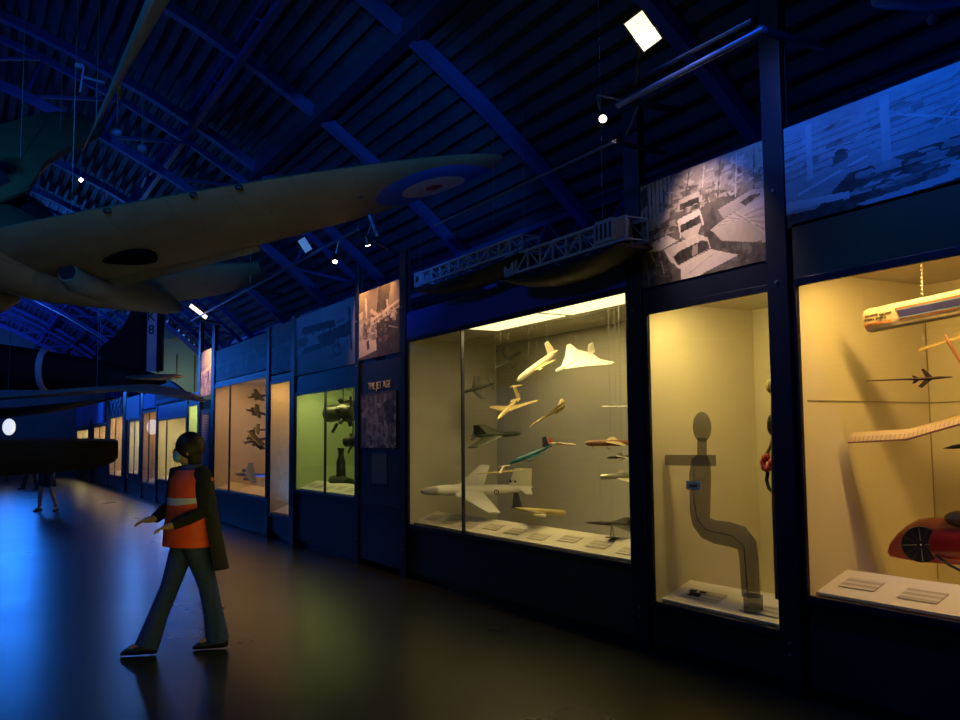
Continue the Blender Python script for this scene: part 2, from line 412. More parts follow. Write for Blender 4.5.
def jet_hall_picture():
    c = Canvas(80, 110, .12); c.noise(.04, 5)
    c.poly([(0, 0), (1, 0), (1, .35), (0, .4)], .3); c.poly([(.5, 0), (.8, 0), (.7, .4), (.45, .35)], .1)
    c.poly([(.0, .3), (.1, .28), (.12, .75), (0, .8)], .7); c.line(.18, .1, .2, .5, .03, .75); c.line(.3, .3, .55, .45, .05, .6)
    c.poly([(0, .72), (.42, .66), (.46, .9), (0, .97)], .75); c.poly([(.2, .74), (.26, .73), (.28, .86), (.21, .87)], .1); c.poly([(.14, .6), (.3, .55), (.35, .68), (.16, .72)], .15)
    c.clutter(.0, .42, .38, .68, 40, .09, .1, .7)
    c.poly([(.45, .44), (1, .34), (1, 1), (.48, 1)], .07); c.line(.3, .46, 1, .28, .035, .7); c.line(.35, .52, 1, .36, .02, .65); c.line(.7, .22, .74, .45, .03, .6); c.line(.7, .36, .9, .42, .02, .6)
    c.clutter(.45, .95, .3, .5, 40, .06, .2, .8); c.line(.75, .6, .95, .66, .012, .5); c.clutter(.5, .7, .55, .8, 14, .05, .1, .3)
    c.noise(.03, 20); return c
def crowd_picture(seed, base=.12):
    c = Canvas(70, 70, base); c.rs = np.random.RandomState(seed); c.noise(.08, 5)
    c.poly([(0, .0), (1, 0), (1, .3), (0, .4)], base*1.8, .7)
    c.clutter(0, 1, .3, .9, 70, .11, .03, base*3); c.poly([(.1, .45), (.8, .38), (.85, .46), (.12, .53)], base*2.4, .8)
    c.line(.2, .5, .2, .8, .03, .03); c.line(.6, .45, .6, .8, .03, .03); c.ell(.75, .6, .08, .14, .04); c.noise(.04, 18); return c
def archive_picture():
    c = Canvas(80, 100, .1); c.rs = np.random.RandomState(11); c.noise(.05, 6)
    for i in range(7): c.line(.05+i*.13, .05, .1+i*.125, .95, .07, .1+.3*c.rs.rand(), .8)
    c.clutter(0, 1, .1, .95, 110, .1, .03, .5); c.poly([(.65, .2), (.95, .1), (.95, .55), (.75, .6)], .05, .8)
    for i in range(4): c.ring(.25+.15*i, .55+.06*i, .09, .13, .25, .35)
    c.noise(.05, 22); return c

# ---------------------------------------------------------------- showcases
DEPTH = 1.18; WK = .75
def yq(u, v): return onx(u, v, FX).y
def zq(u, v): return onx(u, v, FX).z
def rect(lt, rt, lb, rb):
    """pixel corners of a rectangle on the showcase front -> y near, y far, z low, z high"""
    yf = (yq(*lt)+yq(*lb))/2; yn = (yq(*rt)+yq(*rb))/2
    return yn, yf, (zq(*lb)+zq(*rb))/2, (zq(*lt)+zq(*rt))/2

def showcase(label, y0, y1, z0, z1, mull=(), zh=None, lamp=(1, .7, .35), watts=60, depth=DEPTH, hdr=None, lining=None, lx=.3, diff=False, low=0, grp=None, ext=(.06, .06)):
    """glazed display cabinet; y0 near edge, y1 far edge of the glass"""
    zh = zh or z1+.15; lining = lining or cream_m
    c = thing('display_case', label, 'display case', (FX+.3, (y0+y1)/2, 0), grp)
    x = FX; xb = FX+depth; e0, e1 = ext
    w = MB()
    t = .03; ct = .03 if diff else .1
    w.box(x+.02, xb, y0-t, y0, z0-.02, z1+ct); w.box(x+.02, xb, y1, y1+t, z0-.02, z1+ct); w.box(xb, xb+t, y0-t, y1+t, z0-.02, z1+.12)
    pz(w.build('lining', lining), c)
    w = MB(); w.box(x+.05, xb, y0, y1, z0-.06, z0-.02); pz(w.build('case_floor', shelf_m), c)
    w = MB(); w.box(x+.05, xb, y0, y1, z1+ct, z1+ct+.03)
    if diff:
        yy = y0+.02
        while yy < y1-.02: w.box(x+.62, xb-.02, yy, yy+.012, z1+.01, z1+.03); yy += .07
    pz(w.build('case_ceiling', lining), c)
    # ledge with label cards
    w = MB(); w.prism([(x+.07, y0, z0), (x+.07, y0, z0+.015), (x+.36, y0, z0+.13), (x+.36, y0, z0)], (0, y1-y0, 0)); pz(w.build('label_ledge', shelf_m), c)
    if y0 < 12:
        n = max(2, int((y1-y0)/.42)); dy = (y1-y0)/n
        for i in range(n):
            ya = y0+dy*(i+.18); k = .12+.1*((i*7) % 3)/2
            A = Vector((x+.07+k*.4, 0, z0+.016+(k*.4)*.4)); B = Vector((x+.07+k*.4+.11, 0, z0+.016+(k*.4+.11)*.4))
            w = MB(); w.prism([A+Vector((0, ya, .003)), B+Vector((0, ya, .003)), B+Vector((0, ya+dy*.6, .003)), A+Vector((0, ya+dy*.6, .003))], (0, 0, .003)); pz(w.build('label_card', card_m), c)
    # frame
    w = MB(); fx0, fx1 = x-.008, x+.02; s = .035
    w.box(fx0, fx1, y0-e0, y1+e1, z0-.05, z0); w.box(fx0, fx1, y0-e0, y1+e1, z1, z1+.05)
    w.box(fx0, fx1, y0-e0, y0, z0, z1); w.box(fx0, fx1, y1, y1+e1, z0, z1)
    pz(w.build('case_frame', frame_m, bev=.004), c)
    ed = [y1]+[y1-(y1-y0)*m for m in mull]+[y0]
    for i in range(len(ed)-1):
        w = MB(); w.box(x+.004, x+.010, ed[i+1], ed[i], z0, z1); pz(w.build('glass_pane', glass_m), c)
        if i: 
            w = MB(); w.box(x-.005, x+.03, ed[i]-.009, ed[i]+.009, z0, z1); pz(w.build('mullion', frame_m), c)
    w = MB(); w.box(x+.02, x+.07, y0-e0, y1+e1, .08, z0-.05); w.box(x+.05, xb+t, y0-t, y1+t, .08, z0-.07); pz(w.build('base_panel', base_m), c)
    w = MB(); w.box(x+.05, x+.09, y0-e0, y1+e1, 0, .08); pz(w.build('plinth', black_m), c)
    if zh > z1+.06:
        w = MB(); w.box(x, x+.05, y0-e0, y1+e1, z1+.05, zh); pz(w.build('header_panel', hdr or frame_m), c)
    # lamp inside the head of the case
    n = 2 if diff else max(1, round((y1-y0)/1.6)); dy = (y1-y0)/n
    if diff: dy = 1.42
    for i in range(n):
        yc = y0+dy*(i+.5)+(.05 if diff else 0)
        if diff:
            w = MB(); w.box(x+.1, x+.46, yc-dy*.46, yc+dy*.46, z1+.022, z1+.03)
            pz(w.build('ceiling_diffuser', mm('lit_diffuser', (.9, .85, .7), .5, emit=(1, .74, .38), es=2)), c)
            a = light('AREA', (x+.28, yc, z1+.018), watts*dy*.62, lamp, None, .34, dy*.85)
        else:
            w = MB(); w.box(x+.055, x+.125, yc-dy*.42, yc+dy*.42, z1+.075, z1+.1)
            pz(w.build('lamp_fitting', mm('lamp_white', (.8, .8, .75), .4)), c)
            light('AREA', (x+.09, yc, z1+.072), watts*dy*WK*.9, lamp, (x+lx+.4, yc, z0), dy*.6, .06)
    return c

murals = []
def mural(cv, label, y0, y1, z0, z1, tint=(1, .93, .85)):
    o = mural_obj(cv, 'photo_mural', y0, y1, z0, z1, tint)
    tag(o, label, 'picture'); return o

# --- right case (runs out of the frame)
R0 = rect((795, 287), (960, 252), (810, 597), (974, 626))
yR1 = R0[1]; yR0 = 1.55
Z_TOP, Z_SILL, Z_LOW = 2.55, .635, .386
showcase('long amber-lit display case at the right edge holding gliders and a red racer', yR0, yR1, Z_SILL, Z_TOP, (), 2.95, (1, .58, .14), 30, 1.25, greenb_m, ext=(.05, .02))
# --- narrow case
N0 = rect((647, 318), (768, 292), (655, 603), (780, 629))
showcase('narrow yellow-lit display case holding the grey seated gauze figure', N0[0], N0[1], Z_LOW, Z_TOP, (), 2.74, (1, .70, .22), 30, 1.1, None, ext=(.03, .05))
# --- big case
B0 = rect((408, 342), (625, 292), (409, 524), (632, 563))
showcase('wide two-pane display case filled with jet aircraft models under lit ceiling panels', B0[0], B0[1], Z_SILL, 2.76, ((B0[1]-yq(462, 440))/(B0[1]-B0[0]),), 3.12, (1, .72, .28), 24, 1.2, header_m,
         lining=mm('grey_cream_lining', (.46, .44, .36), .75, noise=.04, scale=3), diff=True, ext=(.05, .05))
# --- green case
G0 = rect((295.5, 396), (355, 387), (295.5, 489), (355, 498))
showcase('two-pane display case lit yellow-green with dark aero engines', G0[0], G0[1], G0[2], G0[3], ((G0[1]-yq(324.5, 440))/(G0[1]-G0[0]),), 2.62, (.85, .78, .24), 20, DEPTH, None, lining=mm('green_lining', (.45, .55, .36), .75), ext=(.1, .1))
N5 = rect((269, 385), (290, 381), (270, 512), (289, 518))
showcase('very narrow display case with a dark round disc and blue glow at its foot', N5[0], N5[1], N5[2], N5[3], (), 2.72, (1, .52, .14), 22, DEPTH, None, ext=(.05, .1))
W6 = rect((214, 389), (266, 377), (214, 490), (266, 497))
showcase('two-pane orange-lit display case with a column of small dark models', W6[0], W6[1], W6[2], W6[3], ((W6[1]-yq(229, 440))/(W6[1]-W6[0]),), 2.85, (1, .5, .11), 24, DEPTH, None, ext=(.05, .1))
N8 = rect((187.5, 407), (197, 405), (188, 484), (197, 486))
showcase('slim green-lit display case left of the upright lit picture', N8[0], N8[1], N8[2], N8[3], (), 2.75, (.7, .9, .3), 36, DEPTH, None, ext=(.1, .1))
W9 = rect((157.5, 421), (185.5, 417.5), (157.5, 479), (185.5, 484))
showcase('far pale-yellow two-pane display case beneath a curved navy fascia', W9[0], W9[1], W9[2], W9[3], (.33,), 2.7, (1, .78, .34), 40, DEPTH, header_m, ext=(.05, .05))
W10 = rect((142.5, 413.5), (156, 411.5), (142.5, 482), (156, 485))
c10 = showcase('far amber display case with glinting shelves below a bright blue panel', W10[0], W10[1], W10[2], W10[3], (.45,), W10[3]+.12, (1, .5, .13), 28, DEPTH, None, ext=(.02, .05))
W11 = rect((129, 422), (139, 421), (129, 473), (139, 475))
showcase('far display case with whitish lit top below a lilac panel', W11[0], W11[1], W11[2], W11[3], (.5,), W11[3]+.1, (1, .8, .45), 55, DEPTH, None, ext=(.3, .3))
W12 = rect((109.5, 418.5), (122, 417), (109.5, 475), (122, 476.5))
showcase('far amber display case beside the blunt end of the low dark wing', W12[0], W12[1], W12[2], W12[3], (.45,), W12[3]+.1, (1, .56, .2), 55, DEPTH, None, ext=(.3, .3))
W13 = rect((93.5, 428), (105, 426), (93.5, 465), (105, 467))
showcase('second farthest amber display case below bright blue panelling', W13[0], W13[1], W13[2], W13[3], (.5,), W13[3]+.1, (1, .6, .22), 60, DEPTH, None, ext=(.4, .4))
W14 = rect((77, 431), (88, 430), (77, 462), (88, 464))
showcase('farthest yellow display case at the end of the row', W14[0], W14[1], W14[2], W14[3], (.5,), W14[3]+.1, (1, .75, .3), 60, DEPTH, None, ext=(.4, .4))

# shelves with glinting pieces in the far amber case
for k in range(3):
    z = W10[2]+.35+k*.4
    w = MB(); w.box(FX+.35, FX+1.1, W10[0]+.02, W10[1]-.02, z, z+.03); pz(w.build('shelf', mm('glass_shelf_edge', (.5, .4, .2), .3)), c10)

# --- text panel module with THE JET AGE heading
T3 = rect((360, 378), (401, 372), (360, 566), (402, 574))
tp = thing('information_panel', 'tall dark blue information panel headed THE JET AGE below the lit orange photo', 'panel', (FX, (T3[0]+T3[1])/2, 0))
mb = MB(); mb.box(FX, FX+.06, T3[0], T3[1], .08, 2.62); pz(mb.build('backing_board', mm('navy_text_board', (.012, .02, .035), .4)), tp)
ya, yb = yq(397, 430), yq(361.5, 430)
aw = mural_obj(archive_picture(), 'archive_photo', ya, yb, zq(380, 448), zq(380, 392), (.9, .85, .9), x=FX-.012, thick=.012); pz(aw, tp)
mb = MB(); mb.box(FX-.004, FX, yq(387, 465), yq(372, 465), zq(380, 484), zq(380, 452)); pz(mb.build('text_block', text_mat('blue_small_print', (.012, .022, .04), (.10, .14, .2), 22, 'Z', .42)), tp)
def text(s, size, M4, m, parent=None, name='lettering', ext=.002):
    cu = bpy.data.curves.new('t', 'FONT'); cu.body = s; cu.size = size; cu.extrude = ext; cu.align_x = 'CENTER'; cu.align_y = 'CENTER'
    to = bpy.data.objects.new('t', cu); COL.objects.link(to); bpy.context.view_layer.update()
    me = bpy.data.meshes.new_from_object(to.evaluated_get(bpy.context.evaluated_depsgraph_get())); bpy.data.objects.remove(to)
    o = bpy.data.objects.new(name, me); COL.objects.link(o); me.materials.clear(); me.materials.append(m)
    me.transform(M4)
    if parent is not None: pz(o, parent)
    return o
def face_m4(pos, right, up):
    right = Vector(right).normalized(); up = Vector(up).normalized(); n = right.cross(up)
    m = Matrix.Identity(4)
    for i, a in enumerate((right, up, n)): m[0][i], m[1][i], m[2][i] = a
    m.translation = pos; return m
white_m = mm('white_lettering', (.75, .72, .7), .5)
text('THE JET AGE', .13, face_m4(onx(379, 385.5, FX-.004), (0, -1, 0), (0, 0, 1)), white_m, tp)
mb = MB(); mb.box(FX-.015, FX, T3[0], T3[1], zq(380, 512), zq(380, 504)); pz(mb.build('rail', frame_m), tp)

# --- panel M7 (narrow, blue text panel)
P7 = rect((199.5, 410), (211.5, 408), (199.5, 500), (211.5, 506))
t7 = thing('information_panel', 'narrow blue-lit information panel under the slim upright picture', 'panel', (FX, (P7[0]+P7[1])/2, 0))
mb = MB(); mb.box(FX, FX+.06, P7[0]-.1, P7[1]+.1, .08, zq(205, 409)); pz(mb.build('backing_board', base_m), t7)
mb = MB(); mb.box(FX-.006, FX, yq(209, 440), yq(202, 440), zq(205, 470), zq(205, 415)); pz(mb.build('text_block', text_mat('pale_print', (.02, .04, .08), (.5, .5, .6), 9, 'Z', .35)), t7)

light('AREA', (FX+.55, (N5[0]+N5[1])/2, N5[2]+.02), 6, (.05, .35, 1), (FX+.6, (N5[0]+N5[1])/2, 3), .3, .5, name='blue_case_lamp')
light('AREA', (FX+.7, (W6[0]+W6[1])/2, W6[2]+.14), 10, (.12, .3, 1), (FX+.7, (W6[0]+W6[1])/2, 3), .3, 1.8, name='blue_case_lamp')
# --- murals
MZ1 = 3.565
y0, y1, _, _ = rect((637, 186), (765, 140), (640, 290), (768, 264))
mural(cars_picture(), 'sepia photo of a factory floor packed with vehicles above the narrow case', y0, y1, 2.76, MZ1, (1, .86, .82))
mural(hall_picture(), 'wide blue-lit photo of a crowded aircraft works above the right case', yR0, yq(780, 170), 2.93, MZ1+.02, (.5, .75, 1))
y0, y1, _, _ = rect((359, 297), (400, 281), (359, 375), (400, 366))
mural(jet_hall_picture(), 'brightly orange-lit photo of aircraft on a carrier deck above THE JET AGE panel', y0, y1, 2.67, MZ1, (1, .8, .6))
y0, y1, _, _ = rect((295, 319), (356, 298), (295, 386), (356, 378))
mural(biplane_picture(), 'blue-lit photo of a parked biplane above the green case', y0, y1, 2.64, MZ1, (.8, .9, 1))
y0, y1, _, _ = rect((269, 330), (291, 321), (269, 381), (291, 377))
mural(crowd_picture(5, .06), 'small dark photo above the very narrow disc case', y0, y1, 2.75, MZ1, (.8, .9, 1))
y0, y1, _, _ = rect((216, 345), (266, 330), (216, 380), (266, 372))
mural(crowd_picture(8, .12), 'dark blue photo of people and machines above the orange-lit case', y0, y1, 2.87, MZ1-.05, (.8, .9, 1))
y0, y1, _, _ = rect((200, 360), (211, 356), (200, 407), (211, 404))
mural(crowd_picture(21, .3), 'slim upright orange-lit photo beneath the linear floodlight', y0, y1, 2.62, 3.62, (1, .8, .55))
def flatpanel(label, name, lt, rt, lb, rb, m):
    q = rect(lt, rt, lb, rb)
    mb = MB(); mb.box(FX, FX+.05, q[0], q[1], q[2], q[3]); return tag(mb.build(name, m), label, 'panel')
bluep = mm('plain_blue_panel', (.12, .25, .6), .6); lil = mm('plain_lilac_panel', (.45, .4, .6), .6)
flatpanel('bright blue panel above the far amber case with shelves', 'wall_panel', (141, 396), (156, 390), (141, 411), (156, 409), bluep)
flatpanel('lilac panel above the far case with whitish lit top', 'wall_panel', (126, 399), (139, 394), (126, 420), (139, 418), lil)
flatpanel('farthest bright blue panel stretching over the last two cases', 'wall_panel', (76, 410), (103, 399), (76, 427), (103, 422.5), bluep)
# lattice panel above W12
q = rect((110, 401), (121, 398), (110, 416), (121, 415))
w = MB(); w.box(FX+.02, FX+.05, q[0], q[1], q[2], q[3]); la = thing('lattice_panel', 'dark panel with a pale lattice above the far amber case near the low wing', 'panel', (FX, (q[0]+q[1])/2, q[2]))
pz(w.build('backing_board', frame_m), la); w = MB(); n = 3
for i in range(n):
    a = q[0]+(q[1]-q[0])*i/n; bq = q[0]+(q[1]-q[0])*(i+1)/n
    w.bar((FX, a, q[2]), (FX, bq, q[3]), .05, .03, up=Vector((1, 0, 0))); w.bar((FX, bq, q[2]), (FX, a, q[3]), .05, .03, up=Vector((1, 0, 0)))
pz(w.build('lattice', greyw_m), la)
# curved navy fascia over W9
w = MB(); q = rect((157, 398), (186, 415), (157, 418), (186, 415)); ya, yb = W9[0]-.3, W9[1]+.3
pts = []
for i in range(13):
    t = i/12; pts.append((FX-.05-.35*math.sin(PI*t)*0, ya+(yb-ya)*t, 2.72+.62*math.sin(PI*.5*t)+.0))
pts = pts+[(FX-.05, yb, 2.62), (FX-.05, ya, 2.62)]
w.prism(pts, (.08, 0, 0)); fa = thing('fascia', 'curved navy fascia board over the far pale-yellow case', 'fascia', (FX, (ya+yb)/2, 2.6)); pz(w.build('curved_board', mm('navy_fascia', (.006, .01, .05), .6)), fa)
w = MB(); w.box(FX-.056, FX-.05, ya+.2, yb-.2, 2.66, 2.74); pz(w.build('print_strip', text_mat('fascia_print', (.02, .05, .2), (.3, .4, .6), 14, 'Y', .45)), fa)

# --- steel posts between modules (H sections), pixel column pairs -> y
posts = [
 ((774, 796), 440, 4.75, 'tall dark steel post between the narrow case and the right case'),
 ((630.5, 646.5), 440, 4.22, 'tall dark steel post between the wide model case and the narrow case'),
 ((400.5, 406.5), 440, 3.92, 'steel post between THE JET AGE panel and the wide model case'),
 ((355.5, 359), 440, 3.95, 'slender post between the green case and THE JET AGE panel'),
 ((291, 294.5), 440, 3.62, 'slender post between the disc case and the green case'),
 ((266.2, 268.8), 440, 3.6, 'slender post between the orange-lit case and the disc case'),
 ((211, 213.7), 440, 4.1, 'slender post at the far side of the orange-lit case'),
 ((197.5, 199.6), 440, 4.3, 'slender post between the slim green case and the slim photo'),
 ((186, 187.6), 440, 2.8, 'slender post between the fascia case and the slim green case'),
 ((156.0, 157.2), 440, 3.3, 'thin far post right of the shelf case'),
 ((140.5, 142.3), 440, 3.3, 'thin far post left of the shelf case'),
 ((122.5, 125.5), 440, 3.3, 'thin far post left of the lilac panel'),
 ((106.5, 108.5), 440, 2.9, 'thin far post next to the lattice panel'),
 ((89, 92), 440, 2.6, 'thinnest far post between the last two cases'),
]
for (ua, ub), v, zt, lab in posts:
    yf, yn = yq(ua, v), yq(ub, v); w = yf-yn
    m = MB(); x0, x1 = FX-.014, FX+.06; yn += .01 if yf < 12 else 0
    m.box(x0, x0+.02, yn, yf, 0, zt); m.box(x1-.02, x1, yn, yf, 0, zt); m.box(x0+.02, x1-.02, (yn+yf)/2-.012, (yn+yf)/2+.012, 0, zt)
    p = thing('steel_post', lab, 'post', (FX, (yn+yf)/2, 0)); pz(m.build('column', post_m, bev=.003), p)
    m = MB(); m.box(x0-.01, x1+.02, yn-.01, yf+.01, 0, .02)
    pz(m.build('foot_plate', post_m), p)
    if yf < 12:
        for z in (.25, .32, 2.6, 3.2):
            m = MB(); m.tube([(x0-.012, (yn+yf)/2, z), (x0, (yn+yf)/2, z)], .012, 8); pz(m.build('bolt', wire_m), p)

# ---------------------------------------------------------------- light rig
def rail(name, label, y0, y1, x, z, r=.022, m=wire_m, hangers=()):
    t = thing(name, label, 'rail', (x, y0, z)); w = MB(); w.tube([(x, y0, z), (x, y1, z)], r, 10); pz(w.build('pipe', m), t)
    for y, dz in hangers:
        w = MB(); w.tube([(x, y, z), (x, y, z+dz)], .006, 6); pz(w.build('hanger', wire_m), t)
    return t
pipe_m = mm('bluish_pipe', (.16, .22, .4), .3, .6)
t = rail('lighting_rail', 'horizontal lighting pipe between the two tallest posts', 3.75, 5.15, 4.0, 3.98, .022, pipe_m)
w = MB(); w.tube([(4.0, 3.85, 4.07), (4.0, 5.15, 4.09)], .016, 8); pz(w.build('upper_pipe', black_m), t)
for y in (5.08, 3.8):
    w = MB(); w.bar((4.0, y, 4.0), (FX, y, 4.0), .04); pz(w.build('bracket', post_m), t)
t = rail('lighting_rail', 'long thin pipe slung above the wide model case', 5.2, 8.15, 4.0, 3.73, .012, pipe_m)
w = MB(); w.bar((4.0, 5.2, 3.73), (FX, 5.3, 3.75), .03); pz(w.build('bracket', post_m), t)
t = rail('lighting_rail', 'lighting pipe over the photos between the green case and THE JET AGE', 10.2, 19.5, 4.0, 4.12, .018, pipe_m)
for y in (10.3, 12.1, 15, 19.2):
    w = MB(); w.bar((4.0, y, 4.12), (FX, y, 3.9 if y < 13 else 4.05), .03); pz(w.build('bracket', post_m), t)
    if y > 13:
        w = MB(); w.tube([(4.0, y, 4.12), (4.0, y, 5.6)], .006, 6); pz(w.build('hanger', wire_m), t)

def flood(label, c, n, w, h, es, col, depth=.09, upv=Vector((0, 0, 1)), arm_to=None, name='floodlight', sh=mm('flood_housing', (.02, .02, .022), .4)):
    """housing box whose lit face looks along n"""
    n = Vector(n).normalized(); r = upv.cross(n).normalized(); up = n.cross(r); c = Vector(c)
    t = thing(name, label, 'floodlight', c)
    R = lambda a, b_, d: c+r*a+up*b_+n*d
    m = MB(); a, b_ = w/2+.012, h/2+.012
    m.add([R(-a, -b_, 0), R(a, -b_, 0), R(a, b_, 0), R(-a, b_, 0), R(-a*.7, -b_*.7, -depth), R(a*.7, -b_*.7, -depth), R(a*.7, b_*.7, -depth), R(-a*.7, b_*.7, -depth)],
          [(0, 3, 2, 1), (4, 5, 6, 7), (0, 1, 5, 4), (1, 2, 6, 5), (2, 3, 7, 6), (3, 0, 4, 7)])
    pz(m.build('housing', sh), t)
    for k in range(4):
        pass
    m = MB(); a, b_ = w/2, h/2
    m.add([R(-a, -b_, .002), R(a, -b_, .002), R(a, b_, .002), R(-a, b_, .002), R(-a, -b_, .006), R(a, -b_, .006), R(a, b_, .006), R(-a, b_, .006)], [(0, 3, 2, 1), (4, 5, 6, 7), (0, 1, 5, 4), (1, 2, 6, 5), (2, 3, 7, 6), (3, 0, 4, 7)])
    pz(m.build('lens', mat('lens_glow', (1, 1, 1), .4, emit=col, es=es)), t)
    if arm_to is not None:
        m = MB(); m.bar(c-n*depth*.8, arm_to, .02); pz(m.build('arm', black_m), t)
    return t
def spotlamp(label, c, d, r, es, col, arm_to, L_=.14):
    c = Vector(c); d = Vector(d).normalized(); t = thing('spotlight', label, 'spotlight', c)
    m = MB(); m.tube([c-d*L_, c-d*L_*.75, c-d*.01], [r*.5, r, r], 12); pz(m.build('housing', black_m, smooth=True), t)
    m = MB(); m.tube([c-d*.008, c], [r*.85, r*.85], 12); pz(m.build('lens', mat('spot_glow', (1, 1, 1), .4, emit=col, es=es)), t)
    m = MB(); m.tube([c-d*L_*.6, arm_to], .008, 6); pz(m.build('stem', wire_m), t)
    return t
# big rectangular flood, top right
c = onx(643, 31, 3.72)
A, B_, C_, D_ = [onx(u, v, 3.72) for u, v in ((621, 20), (641, 9), (665, 40), (645, 53))]
toc = (EYE-c).normalized(); up1 = ((B_+C_)/2-(A+D_)/2)
w_ = .135; h_ = .225
dirn = (toc+Vector((0, 0, -.35))+Vector((.15, 0, 0))).normalized()
vv = (UP*.84-RT*.54); vv = (vv-dirn*vv.dot(dirn)).normalized()
flood('large rectangular floodlight glowing warm white near the top of the picture', c, dirn, w_, h_, 1.7, (1, .84, .5), upv=vv, arm_to=(4.0, 4.95, 4.07))
light('AREA', c+dirn*.03, 1.5, (1, .75, .45), (4.6, 4.7, 2.7), .12, .2)
# small spot 603,119
c = onx(603, 119, 3.9); spotlamp('small round spotlight hanging left of the tallest posts below the big floodlight', c, EYE-c+Vector((1.2, 0, -2)), .032, 8, (1, .85, .65), onx(597, 97, 3.95))
w = MB(); a_, b_ = onx(597, 95, 3.95), onx(640, 104, 4.3); w.tube([a_, b_], .01, 6); bo = thing('lamp_bracket', 'thin pale bracket arm carrying the small round spotlight', 'bracket', b_); pz(w.build('arm', wire_m), bo)
w = MB(); w.tube([b_, (FX, 5.75, b_.z-.05)], .012, 6); pz(w.build('clamp', wire_m), bo)
light('SPOT', onx(603, 119, 3.86), 95, (1, .68, .5), (4.6, 4.85, 2.95), .04, spot=62, blend=1)
# spots lighting the jet-age photo
c = onx(368, 246, 3.95); spotlamp('upper of two tiny spotlights over the orange-lit photo', c, (.3, .1, -1), .035, 8, (1, .85, .6), (4.0, c.y, 4.12))
light('SPOT', (4.3, 10.6, 3.95), 75, (1, .5, .16), (4.62, 10.7, 2.9), .03, spot=95, blend=.9)
light('SPOT', (4.25, 11.5, 3.95), 70, (1, .5, .16), (4.62, 11.2, 2.9), .03, spot=80, blend=.9)
c = onx(335, 262, 3.95); spotlamp('lower left of two tiny spotlights, beside the blue biplane photo', c, (-.2, -.5, -1), .035, 8, (1, .85, .6), (4.0, c.y, 4.12))
# linear flood 190-207,305-318
c = onx(198.5, 311.5, 3.95)
flood('linear floodlight glowing pinkish white above the slim upright photo', c, (-.55, -.8, -.42), .40, .08, 2.2, (1, .8, .66), upv=(UP*.78+RT*.62), arm_to=(4.0, c.y+.1, 4.12))
light('SPOT', (3.7, c.y+1.1, 4.0), 300, (1, .5, .17), (4.6, (P7[0]+P7[1])/2, 3.1), .05, spot=60, blend=.9)
# blue-lit lamp 305,245
c = onx(305, 245, 3.95)
flood('blue glowing floodlight hanging under the wing over the photos', c, (-.5, -.9, -.3), .11, .19, .4, (.1, .35, 1), upv=(UP*.84-RT*.5), arm_to=(4.0, c.y, 4.12))
# round white lamp on far wall
c = ony(9, 427, 45)
t = thing('round_lamp', 'round white glowing lamp at the far left end', 'lamp', c)
w = MB(); w.ell(c, (.26, .26, .36)); pz(w.build('globe', mat('globe_glow', (1, 1, 1), .5, emit=(.9, .95, 1), es=.8), smooth=True), t)
w = MB(); w.tube([(c.x, c.y, 0), c-Vector((0, 0, .35))], .05, 8); pz(w.build('stand', black_m), t)
# tiny far spot 81,180
c = dep(81, 180, 15); spotlamp('tiny far spotlight in the dark roof at upper left', c, (EYE-c), .035, 30, (1, .8, .5), c+Vector((0, .1, .9)))
# unlit pale fixtures in the dark roof
for (u, v, D, lab) in ((117, 132, 12, 'small unlit white camera near the tip of the edge-on wing'), (142, 148, 13, 'small unlit pale lamp between the roof trusses at upper left')):
    c = dep(u, v, D); t = thing('ceiling_fixture', lab, 'lamp', c)
    w = MB(); w.ell(c, (.07, .07, .05)); pz(w.build('head', greyw_m, smooth=True), t); w = MB(); w.tube([c, c+Vector((0, 0, .8))], .008, 6); pz(w.build('stem', wire_m), t)
# bulb camera at 932,20
c = dep(932, 20, 6.2); t = thing('dome_camera', 'small round dome hanging at the top right corner', 'camera', c)
w = MB(); w.ell(c, (.035, .035, .035)); pz(w.build('dome', greyw_m, smooth=True), t); w = MB(); w.tube([c, dep(929, 6, 6.2)], .005, 6); pz(w.build('stem', wire_m), t)

# ---------------------------------------------------------------- aircraft helpers
def airfoil_ring(le, chord_dir, span_n, chord, th, n=12):
    """closed ring around a wing section; span_n = thickness direction"""
    R = []
    for k in range(n):
        a = 2*PI*k/n; xx = .5-.5*math.cos(a); t = th*(math.sin(a))*(1-.55*xx)*1.2
        R.append(le+chord_dir*(chord*xx)+span_n*t)
    return R
def wing(mb, secs, cd=Vector((-1, 0, 0)), nd=Vector((0, 0, 1))):
    """secs: (LE point, chord, thickness)"""
    return mb.loft([airfoil_ring(Vector(le), cd, nd, c, t) for le, c, t in secs])
def body(mb, prof, n=14, sz=1.):
    """prof: (x, radius, zc)"""
    return mb.loft([[Vector((x, r*math.cos(2*PI*k/n), zc+r*sz*math.sin(2*PI*k/n))) for k in range(n)] for x, r, zc in prof])

def frame_from(c, fwd, wg):
    f_ = Vector(fwd).normalized(); w_ = Vector(wg); w_ = (w_-f_*w_.dot(f_)).normalized(); u_ = f_.cross(w_)
    m = Matrix.Identity(4)
    for i, a in enumerate((f_, w_, u_)): m[0][i], m[1][i], m[2][i] = a
    m.translation = c; return m
def iv(a): return RT*a[0]-UP*a[1]-fw*a[2]        # picture directions: right, down, towards the viewer

